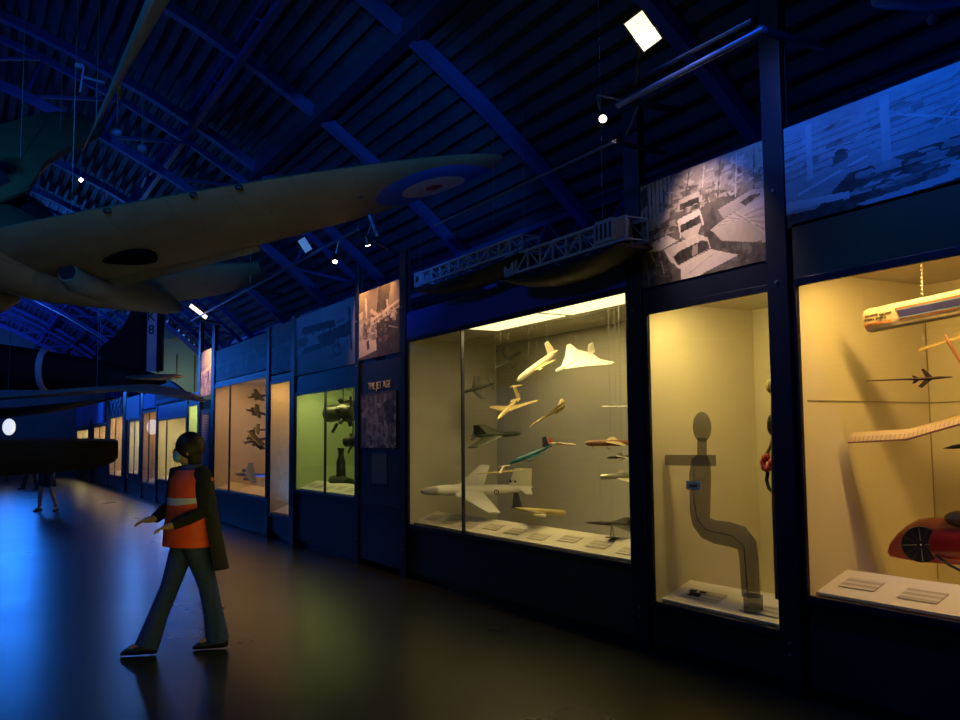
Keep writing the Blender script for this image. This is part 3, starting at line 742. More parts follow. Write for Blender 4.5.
def model(name, label, u, v, x, fwd, wg, L_, cols, nose=.5, fus=None, wings=(), fin=None, tailp=None, pods=(), prop=0, stand=None, wire=True, cat='model aircraft', group=None):
    """a display model. local +X nose, +Y left wing, +Z up, unit length scaled by L_"""
    c = onx(u, v, x)
    if L_ > 5: L_ = L_*(c-EYE).dot(fw)/F
    t = thing(name, label, cat, c, group); t.matrix_world = frame_from(c, iv(fwd), iv(wg))
    def S(mb):
        mb.v = [p*L_ for p in mb.v]; return mb
    fm, wm, tm = cols
    fus = fus or [(.5, .004, 0), (.46, .028, 0), (.38, .045, 0), (.2, .052, 0), (-.1, .05, 0), (-.3, .038, .005), (-.44, .02, .012), (-.5, .008, .015)]
    mb = MB(); body(mb, fus); S(mb).build('fuselage', fm, t, smooth=True)
    for secs in wings:
        for sgn in (1, -1):
            mb = MB(); wing(mb, [((le, sgn*y, z), ch, th) for le, y, z, ch, th in secs]); S(mb).build('wing', wm, t, smooth=True)
    if tailp:
        mb = MB()
        le, y, z, ch, tc_ = tailp
        wing(mb, [((le-(abs(s)*(ch-tc_)), s*y, z), ch+(tc_-ch)*abs(s), .006) for s in (-1, -.5, 0, .5, 1)]); S(mb).build('tailplane', tm, t, smooth=True)
    if fin:
        mb = MB(); le, z0, z1, ch, tc_ = fin
        wing(mb, [((le, 0, z0), ch, .01), ((le-(ch-tc_)*.9, 0, z1), tc_, .006)], nd=Vector((0, 1, 0))); S(mb).build('fin', tm, t, smooth=True)
    for (px, py, pzz, r, l) in pods:
        mb = MB(); mb.loft([[Vector((px+dx*l, py+rr_*r*math.cos(2*PI*k/10), pzz+rr_*r*math.sin(2*PI*k/10))) for k in range(10)] for dx, rr_ in ((.5, .8), (.35, 1), (-.2, .9), (-.5, .4))]); S(mb).build('engine', wm, t, smooth=True)
    for k in range(prop):
        mb = MB(); a = PI*k/max(1, prop)*2
        mb.bar((.505, 0, 0), (.505, .12*math.cos(a), .12*math.sin(a)), .012, .02); S(mb).build('propeller_blade', tm, t)
    bpy.context.view_layer.update()
    top = 2.78 if x > FX else None
    if wire and top:
        mb = MB(); mb.tube([c, (c.x, c.y, top)], .0007, 4); o = mb.build('suspension_wire', wire_m); o.parent = t; o.matrix_parent_inverse = t.matrix_world.inverted()
    if stand:
        mb = MB()
        for dy in (-.03, .03): mb.tube([c, (c.x, c.y+dy, stand)], .003, 6)
        mb.box(c.x-.04, c.x+.04, c.y-.05, c.y+.05, stand, stand+.006)
        o = mb.build('stand', black_m); o.parent = t; o.matrix_parent_inverse = t.matrix_world.inverted()
    return t
gold = mm('gold_paint', (.62, .5, .24), .35, .3); cream = mm('cream_paint', (.75, .68, .5), .45); white = mm('white_paint', (.82, .8, .74), .4)
camo = mm('camouflage_paint', (.05, .055, .035), .5, noise=.5, scale=18); darkg = mm('dark_grey_paint', (.03, .032, .028), .5, noise=.3, scale=20)
teal = mm('teal_paint', (.01, .10, .15), .35); navy = mm('navy_paint', (.03, .03, .08), .4); red = mm('red_paint', (.45, .04, .03), .35)
brown = mm('red_brown_paint', (.3, .12, .07), .45); silver = mm('silver_paint', (.4, .4, .36), .3, .6); olive = mm('olive_gold_paint', (.42, .33, .1), .4)
sw = lambda le, y, c, le2, y2, c2, z=0, z2=.02, th=.012: [(le, 0, z, c, th), (le, y, z, c, th), (le2, y2, z2, c2, th*.5)]
XM = FX+.55
model('jet_fighter_model', 'small dark twin-boom jet model banked beside the mullion', 478, 388, XM, (-1, .28, .1), (.15, 1, .15), 34, (darkg, darkg, darkg),
      wings=[sw(.18, .05, .28, .02, .36, .14)], tailp=(-.36, .2, .03, .12, .1), fin=(-.34, 0, .13, .16, .08))
model('propeller_aircraft_model', 'small dark aircraft model at the top left back corner, wings slanting up', 507, 358, XM+.3, (12, 15, 8), (-16.5, 9, 5), 25, (camo, camo, camo),
      wings=[sw(.2, .05, .22, .12, .62, .1, 0, .03)], tailp=(-.38, .22, .02, .13, .07), fin=(-.36, 0, .16, .14, .08), prop=3)
model('jet_airliner_model', 'long cream and gold airliner model climbing steeply, shown edge-on', 537, 366, XM, (-40, 29, 10), (.12, .1, 1), 52, (cream, gold, cream),
      fus=[(.5, .006, -.01), (.47, .03, -.01), (.4, .055, 0), (.2, .065, 0), (-.1, .065, 0), (-.38, .055, 0), (-.5, .03, .005)],
      wings=[sw(.12, .06, .3, -.2, .4, .08, -.03, -.03)], tailp=(-.36, .16, .03, .13, .06), fin=(-.3, .04, .27, .17, .09), pods=((-.0, .18, -.06, .025, .14), (0, -.18, -.06, .025, .14)))
model('jet_airliner_model', 'gold T-tailed jet airliner model diving towards the lower left', 509, 408, XM-.05, (-23, 20, 32), (31, -6, 24), 46, (gold, gold, gold),
      wings=[sw(.12, .06, .26, -.16, .66, .09, -.02, .0)], tailp=(-.44, .16, .27, .12, .07), fin=(-.36, .02, .28, .16, .12), pods=((-.3, .08, .02, .03, .16), (-.3, -.08, .02, .03, .16)))
model('delta_bomber_model', 'bright white delta-wing bomber model at the upper right', 576, 361, XM, (-40, 20, 20), (20.5, 10, 30), 52, (white, white, white),
      fus=[(.5, .01, 0), (.47, .035, 0), (.4, .045, 0), (.2, .045, 0), (-.2, .045, 0), (-.46, .02, 0)],
      wings=[[(.36, 0, 0, .76, .03), (.34, .05, 0, .72, .03), (.0, .34, .0, .32, .018), (-.3, .68, 0, .1, .008)]], fin=(-.28, .0, .2, .2, .12))
model('supersonic_airliner_model', 'slender gold needle-nosed airliner model flaring towards its tail', 548, 415, XM, (-38, 23, 5), (-.05, -.42, 1), 46, (gold, gold, gold),
      fus=[(.5, .002, -.02), (.42, .014, -.005), (.3, .022, 0), (0, .026, 0), (-.3, .024, 0), (-.5, .008, .01)],
      wings=[[(.25, 0, 0, .68, .012), (.23, .02, 0, .66, .012), (.0, .1, 0, .44, .01), (-.2, .2, 0, .24, .008), (-.3, .26, 0, .06, .005)]], fin=(-.25, .01, .15, .24, .08), pods=((-.28, .12, -.03, .03, .2), (-.28, -.12, -.03, .03, .2)))
model('jet_fighter_model', 'dark camouflaged swept-wing fighter model pointing right', 496, 435, XM-.1, (1, -.08, .25), (0, -.62, -1), 52, (camo, camo, camo),
      wings=[[(.2, 0, 0, .46, .02), (.16, .05, 0, .42, .02), (-.3, .36, 0, .22, .01)]], tailp=(-.34, .14, .02, .14, .06), fin=(-.16, .02, .26, .26, .12))
model('jet_airliner_model', 'teal airliner model with navy tail in the middle of the case', 530, 455, XM-.05, (-41, 16, 8), (.1, .05, 1), 46, (teal, teal, navy),
      fus=[(.5, .008, -.01), (.44, .035, 0), (.3, .055, 0), (-.1, .055, 0), (-.35, .04, .01), (-.5, .012, .02)],
      wings=[sw(.14, .05, .26, -.16, .42, .08, -.03, .0)], tailp=(-.4, .17, .02, .12, .06), fin=(-.32, .03, .25, .16, .09), pods=((.08, .16, -.07, .025, .13), (.08, -.16, -.07, .025, .13)))
model('racing_aircraft_model', 'tiny cream and red pointed aircraft model behind the teal airliner tail', 562, 444, XM+.1, (1, .03, .2), (.3, .15, -1), 28, (cream, red, red),
      wings=[sw(.1, .05, .3, -.1, .28, .12)], tailp=(-.36, .14, .01, .12, .07), fin=(-.3, .01, .2, .18, .1))
model('light_aircraft_model', 'thin high-wing aircraft model seen head-on above the big white jet', 502, 469, XM-.15, (-.2, .2, 1), (-1, .14, -.1), 26, (cream, olive, cream),
      wings=[[(.24, 0, .06, .2, .016), (.22, .5, .06, .16, .012), (.18, 1.0, .06, .08, .006)]], tailp=(-.4, .24, .02, .12, .08), fin=(-.36, 0, .18, .14, .08), prop=2, stand=None)
BL_ = 112*(onx(477, 490, XM-.12)-EYE).dot(fw)/F
big = model('maritime_jet_model', 'large white four-engined jet model low in the case with a roundel', 477, 490, XM-.12, (-1, -.01, .1), (-.1, .34, 1), 112, (white, white, white),
      fus=[(.5, .006, -.01), (.47, .026, -.012), (.42, .038, -.008), (.3, .048, 0), (0, .05, 0), (-.25, .04, .008), (-.42, .022, .02), (-.5, .008, .025)],
      wings=[[(.22, 0, -.01, .28, .03), (.2, .05, -.01, .26, .03), (-.06, .46, .02, .1, .01)]], tailp=(-.36, .14, .03, .12, .06), fin=(-.27, .0, .21, .22, .16), pods=((.08, .09, -.01, .025, .22), (.08, -.09, -.01, .025, .22)))
mb = MB(); mb.ell((BL_*.455, 0, -.014), (.055, .03, .026), 12, 8); mb.build('nose_panel', darkg, big, smooth=True)
for px, r, m in ((-.17, .03, navy), (-.17, .018, white), (-.17, .008, red)):
    k = .0005*(r < .02)+.0005*(r < .01)
    for s in (1, -1):
        mb = MB(); mb.tube([(BL_*px, s*.05*.93, 0), (BL_*px, s*(.055+k), 0)], r, 16); mb.build('roundel', m, big)
for k in range(2):
    mb = MB(); mb.tube([(-.37-k*.05, -.02, .11), (-.37-k*.05, .02, .11)], .012, 10); mb.build('fin_mark', black_m, big)
model('jet_airliner_model', 'dark-tailed gold airliner model resting low right of the white jet', 539, 511, XM-.2, (1, .07, .05), (.1, .2, -1), 54, (olive, cream, darkg),
      fus=[(.5, .012, -.01), (.47, .04, 0), (.4, .05, 0), (-.2, .05, 0), (-.4, .03, .01), (-.5, .01, .02)],
      wings=[sw(.12, .05, .28, -.2, .45, .09, -.03, -.01)], tailp=(-.38, .18, .02, .14, .07), fin=(-.3, .02, .3, .2, .09), pods=((.06, .17, -.08, .03, .14), (-.04, .3, -.07, .028, .13), (.06, -.17, -.08, .03, .14)))
model('delta_jet_model', 'dark needle-nosed delta model on a stand at the lower right', 612, 524, XM-.25, (-1, -.08, .1), (.0, .3, 1), .48, (camo, camo, camo),
      fus=[(.5, .003, -.01), (.4, .02, 0), (.2, .035, .005), (-.1, .045, 0), (-.5, .03, 0)], wings=[[(.1, 0, 0, .56, .02), (.06, .05, 0, .52, .02), (-.3, .3, 0, .16, .008)]], fin=(-.25, .02, .2, .24, .12), stand=.76)
model('sailplane_model', 'thin white-winged sailplane model high against the right post', 616, 405, XM-.1, (.05, .15, 1), (-1, 0, 0), 24, (silver, white, silver),
      fus=[(.5, .01, 0), (.4, .03, 0), (.2, .03, 0), (-.2, .014, 0), (-.5, .008, 0)], wings=[[(.2, 0, .02, .12, .01), (.18, .6, .02, .1, .008), (.16, .62, .02, .08, .006)]], tailp=(-.42, .15, .0, .08, .06), fin=(-.4, 0, .14, .1, .06))
model('jet_airliner_model', 'red-brown airliner model with lowered wheels against the right post', 611, 443, XM-.1, (-1, 0, .1), (0, .08, 1), 52, (brown, gold, brown),
      fus=[(.5, .01, -.01), (.46, .045, 0), (.38, .06, 0), (-.3, .06, 0), (-.5, .02, 0)], wings=[sw(.12, .05, .28, -.1, .5, .1, .03, .03)], tailp=(-.4, .16, .02, .12, .07), fin=(-.32, .02, .25, .18, .1), pods=((.36, 0, -.085, .016, .03), (.05, .06, -.1, .02, .04), (.05, -.06, -.1, .02, .04)))
model('jet_fighter_model', 'small pale high-wing jet model second from bottom at the right post', 622, 457, XM-.1, (-1, .02, .2), (.1, .12, 1), 32, (darkg, cream, darkg),
      wings=[sw(.2, .05, .26, -.1, .5, .1, .05, .03)], tailp=(-.4, .18, .04, .14, .08), fin=(-.34, .02, .22, .18, .1), pods=((.1, .15, -.04, .04, .2), (.1, -.15, -.04, .04, .2)))
model('jet_bomber_model', 'silver blunt-nosed jet model lowest in the column at the right post', 622, 476, XM-.12, (-1, .03, .2), (.1, .2, 1), 46, (silver, cream, silver),
      fus=[(.5, .045, 0), (.46, .06, 0), (.3, .07, 0), (-.1, .065, 0), (-.4, .04, 0), (-.5, .02, 0)], wings=[sw(.16, .05, .26, -.1, .45, .1, -.03, -.02)], tailp=(-.38, .18, .02, .14, .08), fin=(-.32, .02, .26, .18, .1))
# small dark model lying on the label ledge, by the mullion
c = onx(452, 528, FX+.2)
model('tiny_jet_model', 'tiny dark model lying on the ledge by the mullion of the wide case', 454, 527, FX+.2, (1, -.5, .2), (.5, .9, .6), .13, (darkg, darkg, darkg), wings=[sw(.2, .05, .36, -.2, .4, .12)], fin=(-.3, .02, .22, .2, .1), wire=False)

# far orange case: column of models
for (u, v, L_, lab, fd) in ((261, 396, .5, 'topmost dark model of the column in the orange-lit case', (-1, .1, .6)), (260, 413, .55, 'second model from the top in the orange-lit case', (-1, -.3, .5)), (260, 430, .4, 'thin middle model in the orange-lit case', (-1, .05, .2)),
                    (259, 440, .62, 'largest dark model in the orange-lit case, fourth from the top', (-1, .15, .8)), (255, 475, .75, 'blue-tinted model lowest in the orange-lit case', (-1, -.1, .4))):
    model('propeller_aircraft_model', lab, u, v, FX+.5, fd, (.3, .5, 1), L_, (darkg, camo, darkg) if v < 470 else (mm('slate_blue_paint', (.08, .12, .3), .5),)*3,
          wings=[sw(.25, .05, .24, .15, .5, .14, .04, .06), ] if v != 440 else [sw(.25, .05, .22, .2, .5, .2, .09, .1), sw(.22, .05, .22, .18, .48, .2, -.07, -.06)], tailp=(-.38, .18, .02, .14, .1), fin=(-.36, 0, .18, .16, .1), pods=((.2, .2, 0, .05, .24), (.2, -.2, 0, .05, .24)), prop=2)
# disc in the very narrow case
c = onx(286, 437, FX+.5); t = thing('cooling_disc', 'dark round spoked disc in the very narrow case', 'propeller hub', c)
w = MB(); w.tube([c+Vector((0, -.06, 0)), c+Vector((0, .06, 0))], [.36, .36], 24); w.v = [p for p in w.v]; pz(w.build('rim', mm('disc_brown', (.08, .06, .04), .5)), t)
w = MB(); w.tube([c+Vector((0, -.1, 0)), c+Vector((0, .1, 0))], .12, 14); pz(w.build('hub', darkg), t)
w = MB(); w.tube([c-Vector((0, 0, .3)), (c.x, c.y, N5[2])], .03, 8); pz(w.build('stand', darkg), t)
# engines in the green case
def engine(label, u, v, r, L_, x=FX+.45, axis=Vector((.25, -1, .05)), legs=None):
    c = onx(u, v, x); axis = axis.normalized(); t = thing('aero_engine', label, 'engine', c)
    w = MB(); w.tube([c-axis*L_*.5, c-axis*L_*.45, c-axis*L_*.1, c+axis*L_*.2, c+axis*L_*.45, c+axis*L_*.5], [r*.4, r*.8, r*.75, r, r*.85, r*.3], 16); pz(w.build('casing', MT['gunmetal'], smooth=True), t)
    for k in range(7):
        a = 2*PI*k/7; s_ = axis.cross(Vector((0, 0, 1))).normalized(); u_ = s_.cross(axis)
        d = s_*math.cos(a)+u_*math.sin(a); q = c+axis*L_*.15
        w = MB(); w.tube([q+d*r*.7, q+d*r*1.35], r*.2, 8); pz(w.build('cylinder_head', MT['gunmetal']), t)
    w = MB(); w.tube([c+axis*L_*.5, c+axis*L_*.68], [r*.3, r*.12], 10); pz(w.build('shaft', silver), t)
    w = MB(); w.tube([c-axis*L_*.2-Vector((0, 0, r)), c-axis*L_*.35-Vector((0, 0, r*1.7))], r*.15, 8); pz(w.build('pipe', MT['gunmetal']), t)
    w = MB()
    if legs: 
        w.tube([c, (c.x, c.y, legs)], r*.2, 8)
    else: w.tube([c, (c.x, c.y, 2.4)], .01, 6)
    pz(w.build('support', black_m), t); return t
mm('gunmetal', (.035, .035, .03), .4, .5, noise=.3, scale=12)
engine('dark radial aero engine hanging at the top of the green case', 343, 412, .17, .8)
engine('small square dark engine block at the right edge of the green case', 353, 441, .1, .35)
c = onx(341, 462, FX+.45); t = thing('test_engine', 'dark engine with an upright cylinder at the bottom of the green case', 'engine', c)
w = MB(); z = G0[2]; w.tube([(c.x, c.y, onx(341, 480, FX+.45).z), c, (c.x, c.y, onx(341, 455, FX+.45).z), (c.x, c.y, onx(341, 448, FX+.45).z)], [.075, .07, .04, .055], 14); pz(w.build('cylinder', MT['gunmetal'], smooth=True), t)
cz = onx(341, 484, FX+.45).z
w = MB(); w.tube([(c.x, c.y+.35, cz+.04), (c.x, c.y+.1, cz), (c.x, c.y-.35, cz)], [.08, .14, .1], 12); w.tube([(c.x-.1, c.y-.1, cz-.1), (c.x+.1, c.y-.1, cz-.1)], .14, 14); pz(w.build('crankcase', MT['gunmetal'], smooth=True), t)
w = MB(); w.box(c.x-.12, c.x+.12, c.y-.3, c.y+.3, z-.02, cz-.1); pz(w.build('mount', MT['gunmetal']), t)

# ---------------------------------------------------------------- narrow case: seated gauze figure
XG = FX+.14; gz = gauze_mat()
G = lambda u, v: onx(u, v, XG)
fg = thing('gauze_figure', 'translucent grey gauze outline of a seated person facing left', 'figure', G(752, 597))
rpx = lambda n: n*(G(710, 500)-EYE).dot(fw)/F
w = MB()
path = [(702, 438), (702, 455), (701, 461), (700, 475), (700, 495), (700, 512), (701, 521), (706, 528), (715, 532), (730, 534.5), (741, 538), (747, 545), (749, 560), (751, 597)]
rad = [6.5, 6.5, 13, 15, 14.5, 14, 13, 12.5, 12.5, 13, 13, 12.5, 12, 11.5]
w.tube([G(*p) for p in path], [rpx(r)*.93 for r in rad], 18, sq=.55)
pz(w.build('body', gz, smooth=True), fg)
w = MB(); hc = G(702, 427); w.ell(hc, (rpx(7), rpx(11.5), rpx(15.5)), 18, 12); pz(w.build('head', gz, smooth=True), fg)
w = MB(); a_, b_ = G(668, 460), G(713, 460.5); w.bar(a_, b_, rpx(9), rpx(11)); pz(w.build('arm', gz, bev=.006), fg)
w = MB(); a_ = G(686, 485); w.bar(onx(686.5, 485, XG-.085), onx(701, 486, XG-.085), .004, rpx(8.5)); o = w.build('tag', white); pz(o, fg)
w = MB(); w.bar(onx(689.5, 485.5, XG-.089), onx(697, 486, XG-.089), .004, rpx(2.2)); pz(w.build('tag_print', mm('tag_brown', (.15, .08, .05), .6)), fg)
w = MB(); w.tube([G(*p) for p in [(694, 470), (694, 500), (697, 518), (706, 530), (733, 536), (744, 546), (748, 596)]], .004, 6); pz(w.build('seam', mm('seam_dark', (.02, .02, .025), .6)), fg)
w = MB(); b0_ = G(753, 597); w.box(b0_.x-.03, b0_.x+.03, b0_.y-.06, b0_.y+.06, Z_LOW, b0_.z+.02); pz(w.build('foot_block', gz), fg)
# black emblem card on the ledge of the narrow case
c = onx(696, 591.5, FX+.2)
t = thing('emblem_card', 'small black emblem card on the ledge of the narrow case', 'card', c)
w = MB(); zz = lambda x: Z_LOW+.0165+(x-FX-.07)*.4
for (dy, dx, sy_, sx_) in ((0, 0, .09, .02), (.05, .025, .05, .02), (-.04, -.02, .05, .02), (-.05, .03, .05, .015), (.03, -.025, .03, .02)):
    x_ = c.x+dx; w.box(x_-sx_, x_+sx_, c.y+dy-sy_/2, c.y+dy+sy_/2, zz(x_)+.002, zz(x_)+.012)
pz(w.build('emblem', black_m), t)
# apparatus at the right edge of the narrow case
XA = FX+.35
t = thing('control_apparatus', 'dark apparatus with a red cluster at the right edge of the narrow case', 'apparatus', onx(775, 470, XA))
P = lambda u, v: onx(u, v, XA)
w = MB(); w.tube([P(775, 375), P(776, 500)], .03, 10); w.tube([P(776, 500), Vector((P(776, 500).x, P(776, 500).y, Z_LOW-.02))], .03, 10); pz(w.build('column', black_m), t)
w = MB(); w.ell(P(770, 386), (.03, .03, .05)); pz(w.build('upper_knob', olive, smooth=True), t)
w = MB(); w.ell(P(772, 425), (.03, .04, .075)); pz(w.build('handle', black_m, smooth=True), t)
for k in range(7):
    a = .8*k; w = MB(); w.ell(P(767+4*math.cos(a), 463+6*math.sin(a)), (.022, .022, .03), 10, 8); pz(w.build('red_knob', red, smooth=True), t)
w = MB(); w.tube([P(u, v) for u, v in ((768, 472), (766.5, 480), (769, 488), (774, 493))], .013, 8); pz(w.build('hoop', black_m, smooth=True), t)
w = MB(); w.tube([P(u, v) for u, v in ((766, 455), (770, 447), (773, 440))], .015, 8); pz(w.build('tubing', olive, smooth=True), t)

# ---------------------------------------------------------------- right case models
XQ = FX+.3
Q = lambda u, v, x=XQ: onx(u, v, x)
# sailplane wing with blue stripe and lettering
a_, b_ = Q(864, 322), Q(1010, 293); ax = (b_-a_).normalized(); n0 = (EYE-a_).normalized(); n0 = (n0-ax*n0.dot(ax)).normalized()
upn = ax.cross(n0)*-1 if ax.cross(n0).z < 0 else ax.cross(n0)
t = thing('sailplane_wing', 'cream sailplane wing with a blue-violet stripe hung high in the right case', 'model aircraft', a_)
hw = .074*1.0; Lw = (b_-a_).length
def WP(s, h, d=0): return a_+ax*s+upn*h+n0*d
w = MB(); rings = []
for s, k in ((0, .55), (.012, .85), (.04, 1), (Lw, 1)):
    rings.append([WP(s, hw*k*math.cos(2*PI*i/16), .018*k*math.sin(2*PI*i/16)) for i in range(16)])
w.loft(rings); pz(w.build('wing_skin', mm('aged_cream_skin', (.58, .5, .36), .5), smooth=True), t)
def strip(s0, s1, h0, h1, d, sk=0):
    w = MB(); w.add([WP(s0, h1, d), WP(s1, h1, d), WP(s1, h0, d), WP(s0+sk, h0, d), WP(s0, h1, d-.006), WP(s1, h1, d-.006), WP(s1, h0, d-.006), WP(s0+sk, h0, d-.006)], [(0, 1, 2, 3), (7, 6, 5, 4), (0, 4, 5, 1), (1, 5, 6, 2), (2, 6, 7, 3), (3, 7, 4, 0)]); return w
px = lambda n: n*(Q(901, 318)-Q(900, 318)).length
s0 = (Q(898, 318)-a_).dot(ax)
pz(strip(s0, Lw-.02, -hw*.42, hw*.62, .019, .02).build('stripe_border', brown), t)
pz(strip(s0+.012, Lw-.02, -hw*.26, hw*.46, .0205, .015).build('stripe', mm('violet_blue', (.03, .03, .16), .4, noise=.5, scale=4)), t)
for h in (-.24, .4): pz(strip(s0+.012, Lw-.02, hw*(h-.02), hw*(h+.05), .0215, 0).build('stripe_line', greyw_m), t)
rs = random.Random(4)
def glyph(w, s, h, gw, gh, d):
    k = rs.randrange(4)
    seg = [((0, 0), (0, 1)), ((0, 1), (1, 1)), ((0, .5), (1, .5)), ((1, 1), (1, .45)), ((0, 0), (1, 0)), ((.5, 0), (1, .5)), ((1, 0), (1, 1))]
    for i in [(0, 1, 2, 3), (0, 1, 2, 4), (0, 2, 6), (0, 1, 3, 2, 5)][k]:
        (x1, y1), (x2, y2) = seg[i]; w.bar(WP(s+x1*gw, h+y1*gh, d), WP(s+x2*gw, h+y2*gh, d), .0028, .003)
w = MB()
for i in range(4): glyph(w, px(5+i*3.4), hw*.3, px(2.4), .013, .0195)
for i in range(4): glyph(w, px(19.5+i*3.2), hw*.24, px(2.2), .013, .0195)
for i in range(3): glyph(w, px(3.5+i*3.4), hw*-.02, px(2.4), .013, .0195)
for i in range(3): glyph(w, px(15.5+i*3.4), hw*-.04, px(2.4), .013, .0195)
pz(w.build('dark_lettering', mm('ink_dark', (.1, .06, .02), .5)), t)
w = MB()
for i in range(9): glyph(w, px(1.5+i*3.3), hw*(-.42), px(2.3), .014, .0195)
pz(w.build('orange_lettering', mm('ink_orange', (.7, .2, .03), .5)), t)
# bead chain
t = thing('bead_chain', 'chain of small clear beads hanging above the sailplane wing', 'chain', Q(921, 268))
w = MB()
for i in range(14): w.ell(Q(921.5, 262+i*4, XQ+.03), (.0045, .0045, .0055), 8, 6)
w.tube([Q(921.5, 240, XQ+.03), Q(924, 362, XQ+.05)], .0009, 5)
for v_ in (330, 350, 355): w.ell(Q(923.5, v_, XQ+.045), (.003, .003, .003), 8, 6)
pz(w.build('beads', mm('bead_clear', (.7, .72, .75), .1)), t)
# stick model
t = thing('stick_model', 'skeletal stick-built model aircraft below the striped wing', 'model aircraft', Q(947, 340))
w = MB(); w.bar(Q(919, 350.5), Q(1000, 323), .007, .014); pz(w.build('wing_spar', mm('balsa', (.55, .4, .16), .6), ), t)
w = MB(); w.bar(Q(919, 349), Q(1000, 318), .004, .004); pz(w.build('thread', MT['balsa']), t)
w = MB(); w.tube([Q(945, 334), Q(948, 341), Q(965, 370), Q(985, 400)], [.004, .011, .006, .005], 8); pz(w.build('fuselage_stick', brown), t)
# dark arrow model
t = thing('rocket_plane_model', 'dark arrow-shaped model aircraft with swept wings in the right case', 'model aircraft', Q(925, 379))
w = MB(); w.tube([Q(866, 381), Q(900, 379.5), Q(920, 379), Q(940, 377.5), Q(952, 377)], [.003, .005, .008, .008, .003], 8); pz(w.build('fuselage', mm('dark_brown_paint', (.05, .025, .02), .5), smooth=True), t)
nd = (EYE-Q(925, 379)).normalized()
for pts in ([(933, 377), (926, 378), (921, 369.5), (923.5, 368.5)], [(933, 379), (924, 380), (918, 386.5), (922, 388)], [(920, 378.5), (914, 378.5), (911.5, 375.5), (914, 375.5)], [(920, 380), (914, 380), (912, 383.5), (915, 383.5)]):
    w = MB(); w.prism([Q(*p) for p in pts], nd*.004); pz(w.build('swept_wing', MT['dark_brown_paint']), t)
# ribbed tan wing
t = thing('ribbed_wing_model', 'tan tissue-covered ribbed model wing with a kink in the right case', 'model aircraft', Q(906, 437))
def seg(a, b, ch, n):
    w = MB(); a, b = Q(*a), Q(*b); d = b-a; nrm = (EYE-a).normalized(); back = (Vector((.75, .2, .6))).normalized()*ch
    w.loft([[p, p+back*.3+Vector((0, 0, .012)), p+back, p+back*.4-Vector((0, 0, .003))] for p in [a+d*i/6 for i in range(7)]])
    pz(w.build('wing_panel', MT['balsa']), t)
    w = MB()
    for i in range(n):
        p = a+d*(i+.5)/n; w.bar(p-back*.01+Vector((0, 0, -.001)), p+back*.3+Vector((0, 0, .0135)), .003, .003)
    pz(w.build('wing_rib', brown), t)
    w = MB(); w.bar(a-Vector((0, 0, .004)), b-Vector((0, 0, .004)), .006, .01); pz(w.build('leading_edge', brown), t)
seg((848, 442), (906, 439), .1, 13); seg((906, 439), (1000, 412), .1, 20)
t = thing('dart_model', 'small dark pointed model just entering the right edge of the picture', 'model aircraft', Q(950, 447))
w = MB(); w.tube([Q(943, 448.5), Q(953, 447), Q(985, 443)], [.001, .012, .02], 10); pz(w.build('fuselage', black_m, smooth=True), t)
w = MB(); w.prism([Q(958, 447), Q(985, 452), Q(985, 444)], nd*.004); pz(w.build('swept_wing', black_m), t)
# red racer with fan
XRc = FX+.55
t = thing('red_model_aircraft', 'glossy red model aircraft nose with a black fan at the lower right', 'model aircraft', Q(930, 545, XRc))
cr = Q(889, 551, XRc)
e1 = (Q(960, 556, XRc)-Q(889, 553, XRc)).normalized()
rings = []
prof = [(887.5, 550, 1, 2), (890, 548, 7, 4), (898, 544, 13, 10), (908, 541, 18, 16), (920, 539, 22, 20), (935, 539, 23, 22), (955, 540, 23, 22), (990, 541, 24, 22), (1030, 542, 20, 18)]
for u, v, r, dpt in prof:
    ce = Q(u, v+2, XRc); rr_ = r*(Q(921, 540, XRc)-EYE).dot(fw)/F
    rings.append([ce+Vector((0, 0, 1))*rr_*math.sin(2*PI*k/20)*(1 if math.sin(2*PI*k/20) > 0 else .95)+nd*rr_*.8*math.cos(2*PI*k/20) for k in range(20)])
w = MB(); w.loft(rings); red2 = mm('glossy_red', (.42, .02, .015), .25, coat=.5); pz(w.build('fuselage', red2, smooth=True), t)
sr = (Q(921, 541, XRc)-EYE).dot(fw)/F
fc = Q(921, 541, XRc)+nd*.0; rr0 = 17.5*sr; fc = fc+nd*(27.5*sr*.8)
ex = (RT-nd*RT.dot(nd)).normalized(); ey = nd.cross(ex)
w = MB(); w.tube([fc-nd*.03, fc+nd*.004], rr0, 28); fan = w.build('fan_disc', black_m); pz(fan, t)
for k in range(12):
    a = 2*PI*k/12+.1; d = ex*math.cos(a)+ey*math.sin(a)
    w = MB(); w.bar(fc+d*rr0*.2+nd*.007, fc+d*rr0*.95+nd*.007, .005, .002, up=nd); pz(w.build('fan_blade', silver if k % 3 == 0 else mm('blade_dark', (.06, .06, .07), .3)), t)
w = MB(); w.ell(fc+nd*.008, (.006,)*3, 10, 8); pz(w.build('hub', white, smooth=True), t)
w = MB(); w.tube([Q(936, 553, XRc)+nd*.1, Q(950, 562, XRc)+nd*.12, Q(975, 574, XRc)+nd*.12], .008, 8); pz(w.build('strut', black_m), t)
w = MB(); w.ell(Q(968, 519, XRc), (.1, .14, .05), 14, 8); pz(w.build('canopy', darkg, smooth=True), t)
w = MB(); w.tube([Q(935, 548, XRc), (Q(935, 548, XRc).x, Q(935, 548, XRc).y, Z_SILL-.02)], .01, 8)
# wall seam lines in the right case
lt = bpy.data.objects['display_case']
w = MB(); w.box(FX+.06, FX+1.25, yR1-.006, yR1, 1.828, 1.834); w.box(FX+1.244, FX+1.25, yR0, yR1, 1.828, 1.834); w.box(FX+1.244, FX+1.25, yR1-.006, yR1-.001, Z_SILL, Z_TOP)
pz(w.build('panel_seam', mm('seam_brown', (.3, .24, .15), .7)), lt)

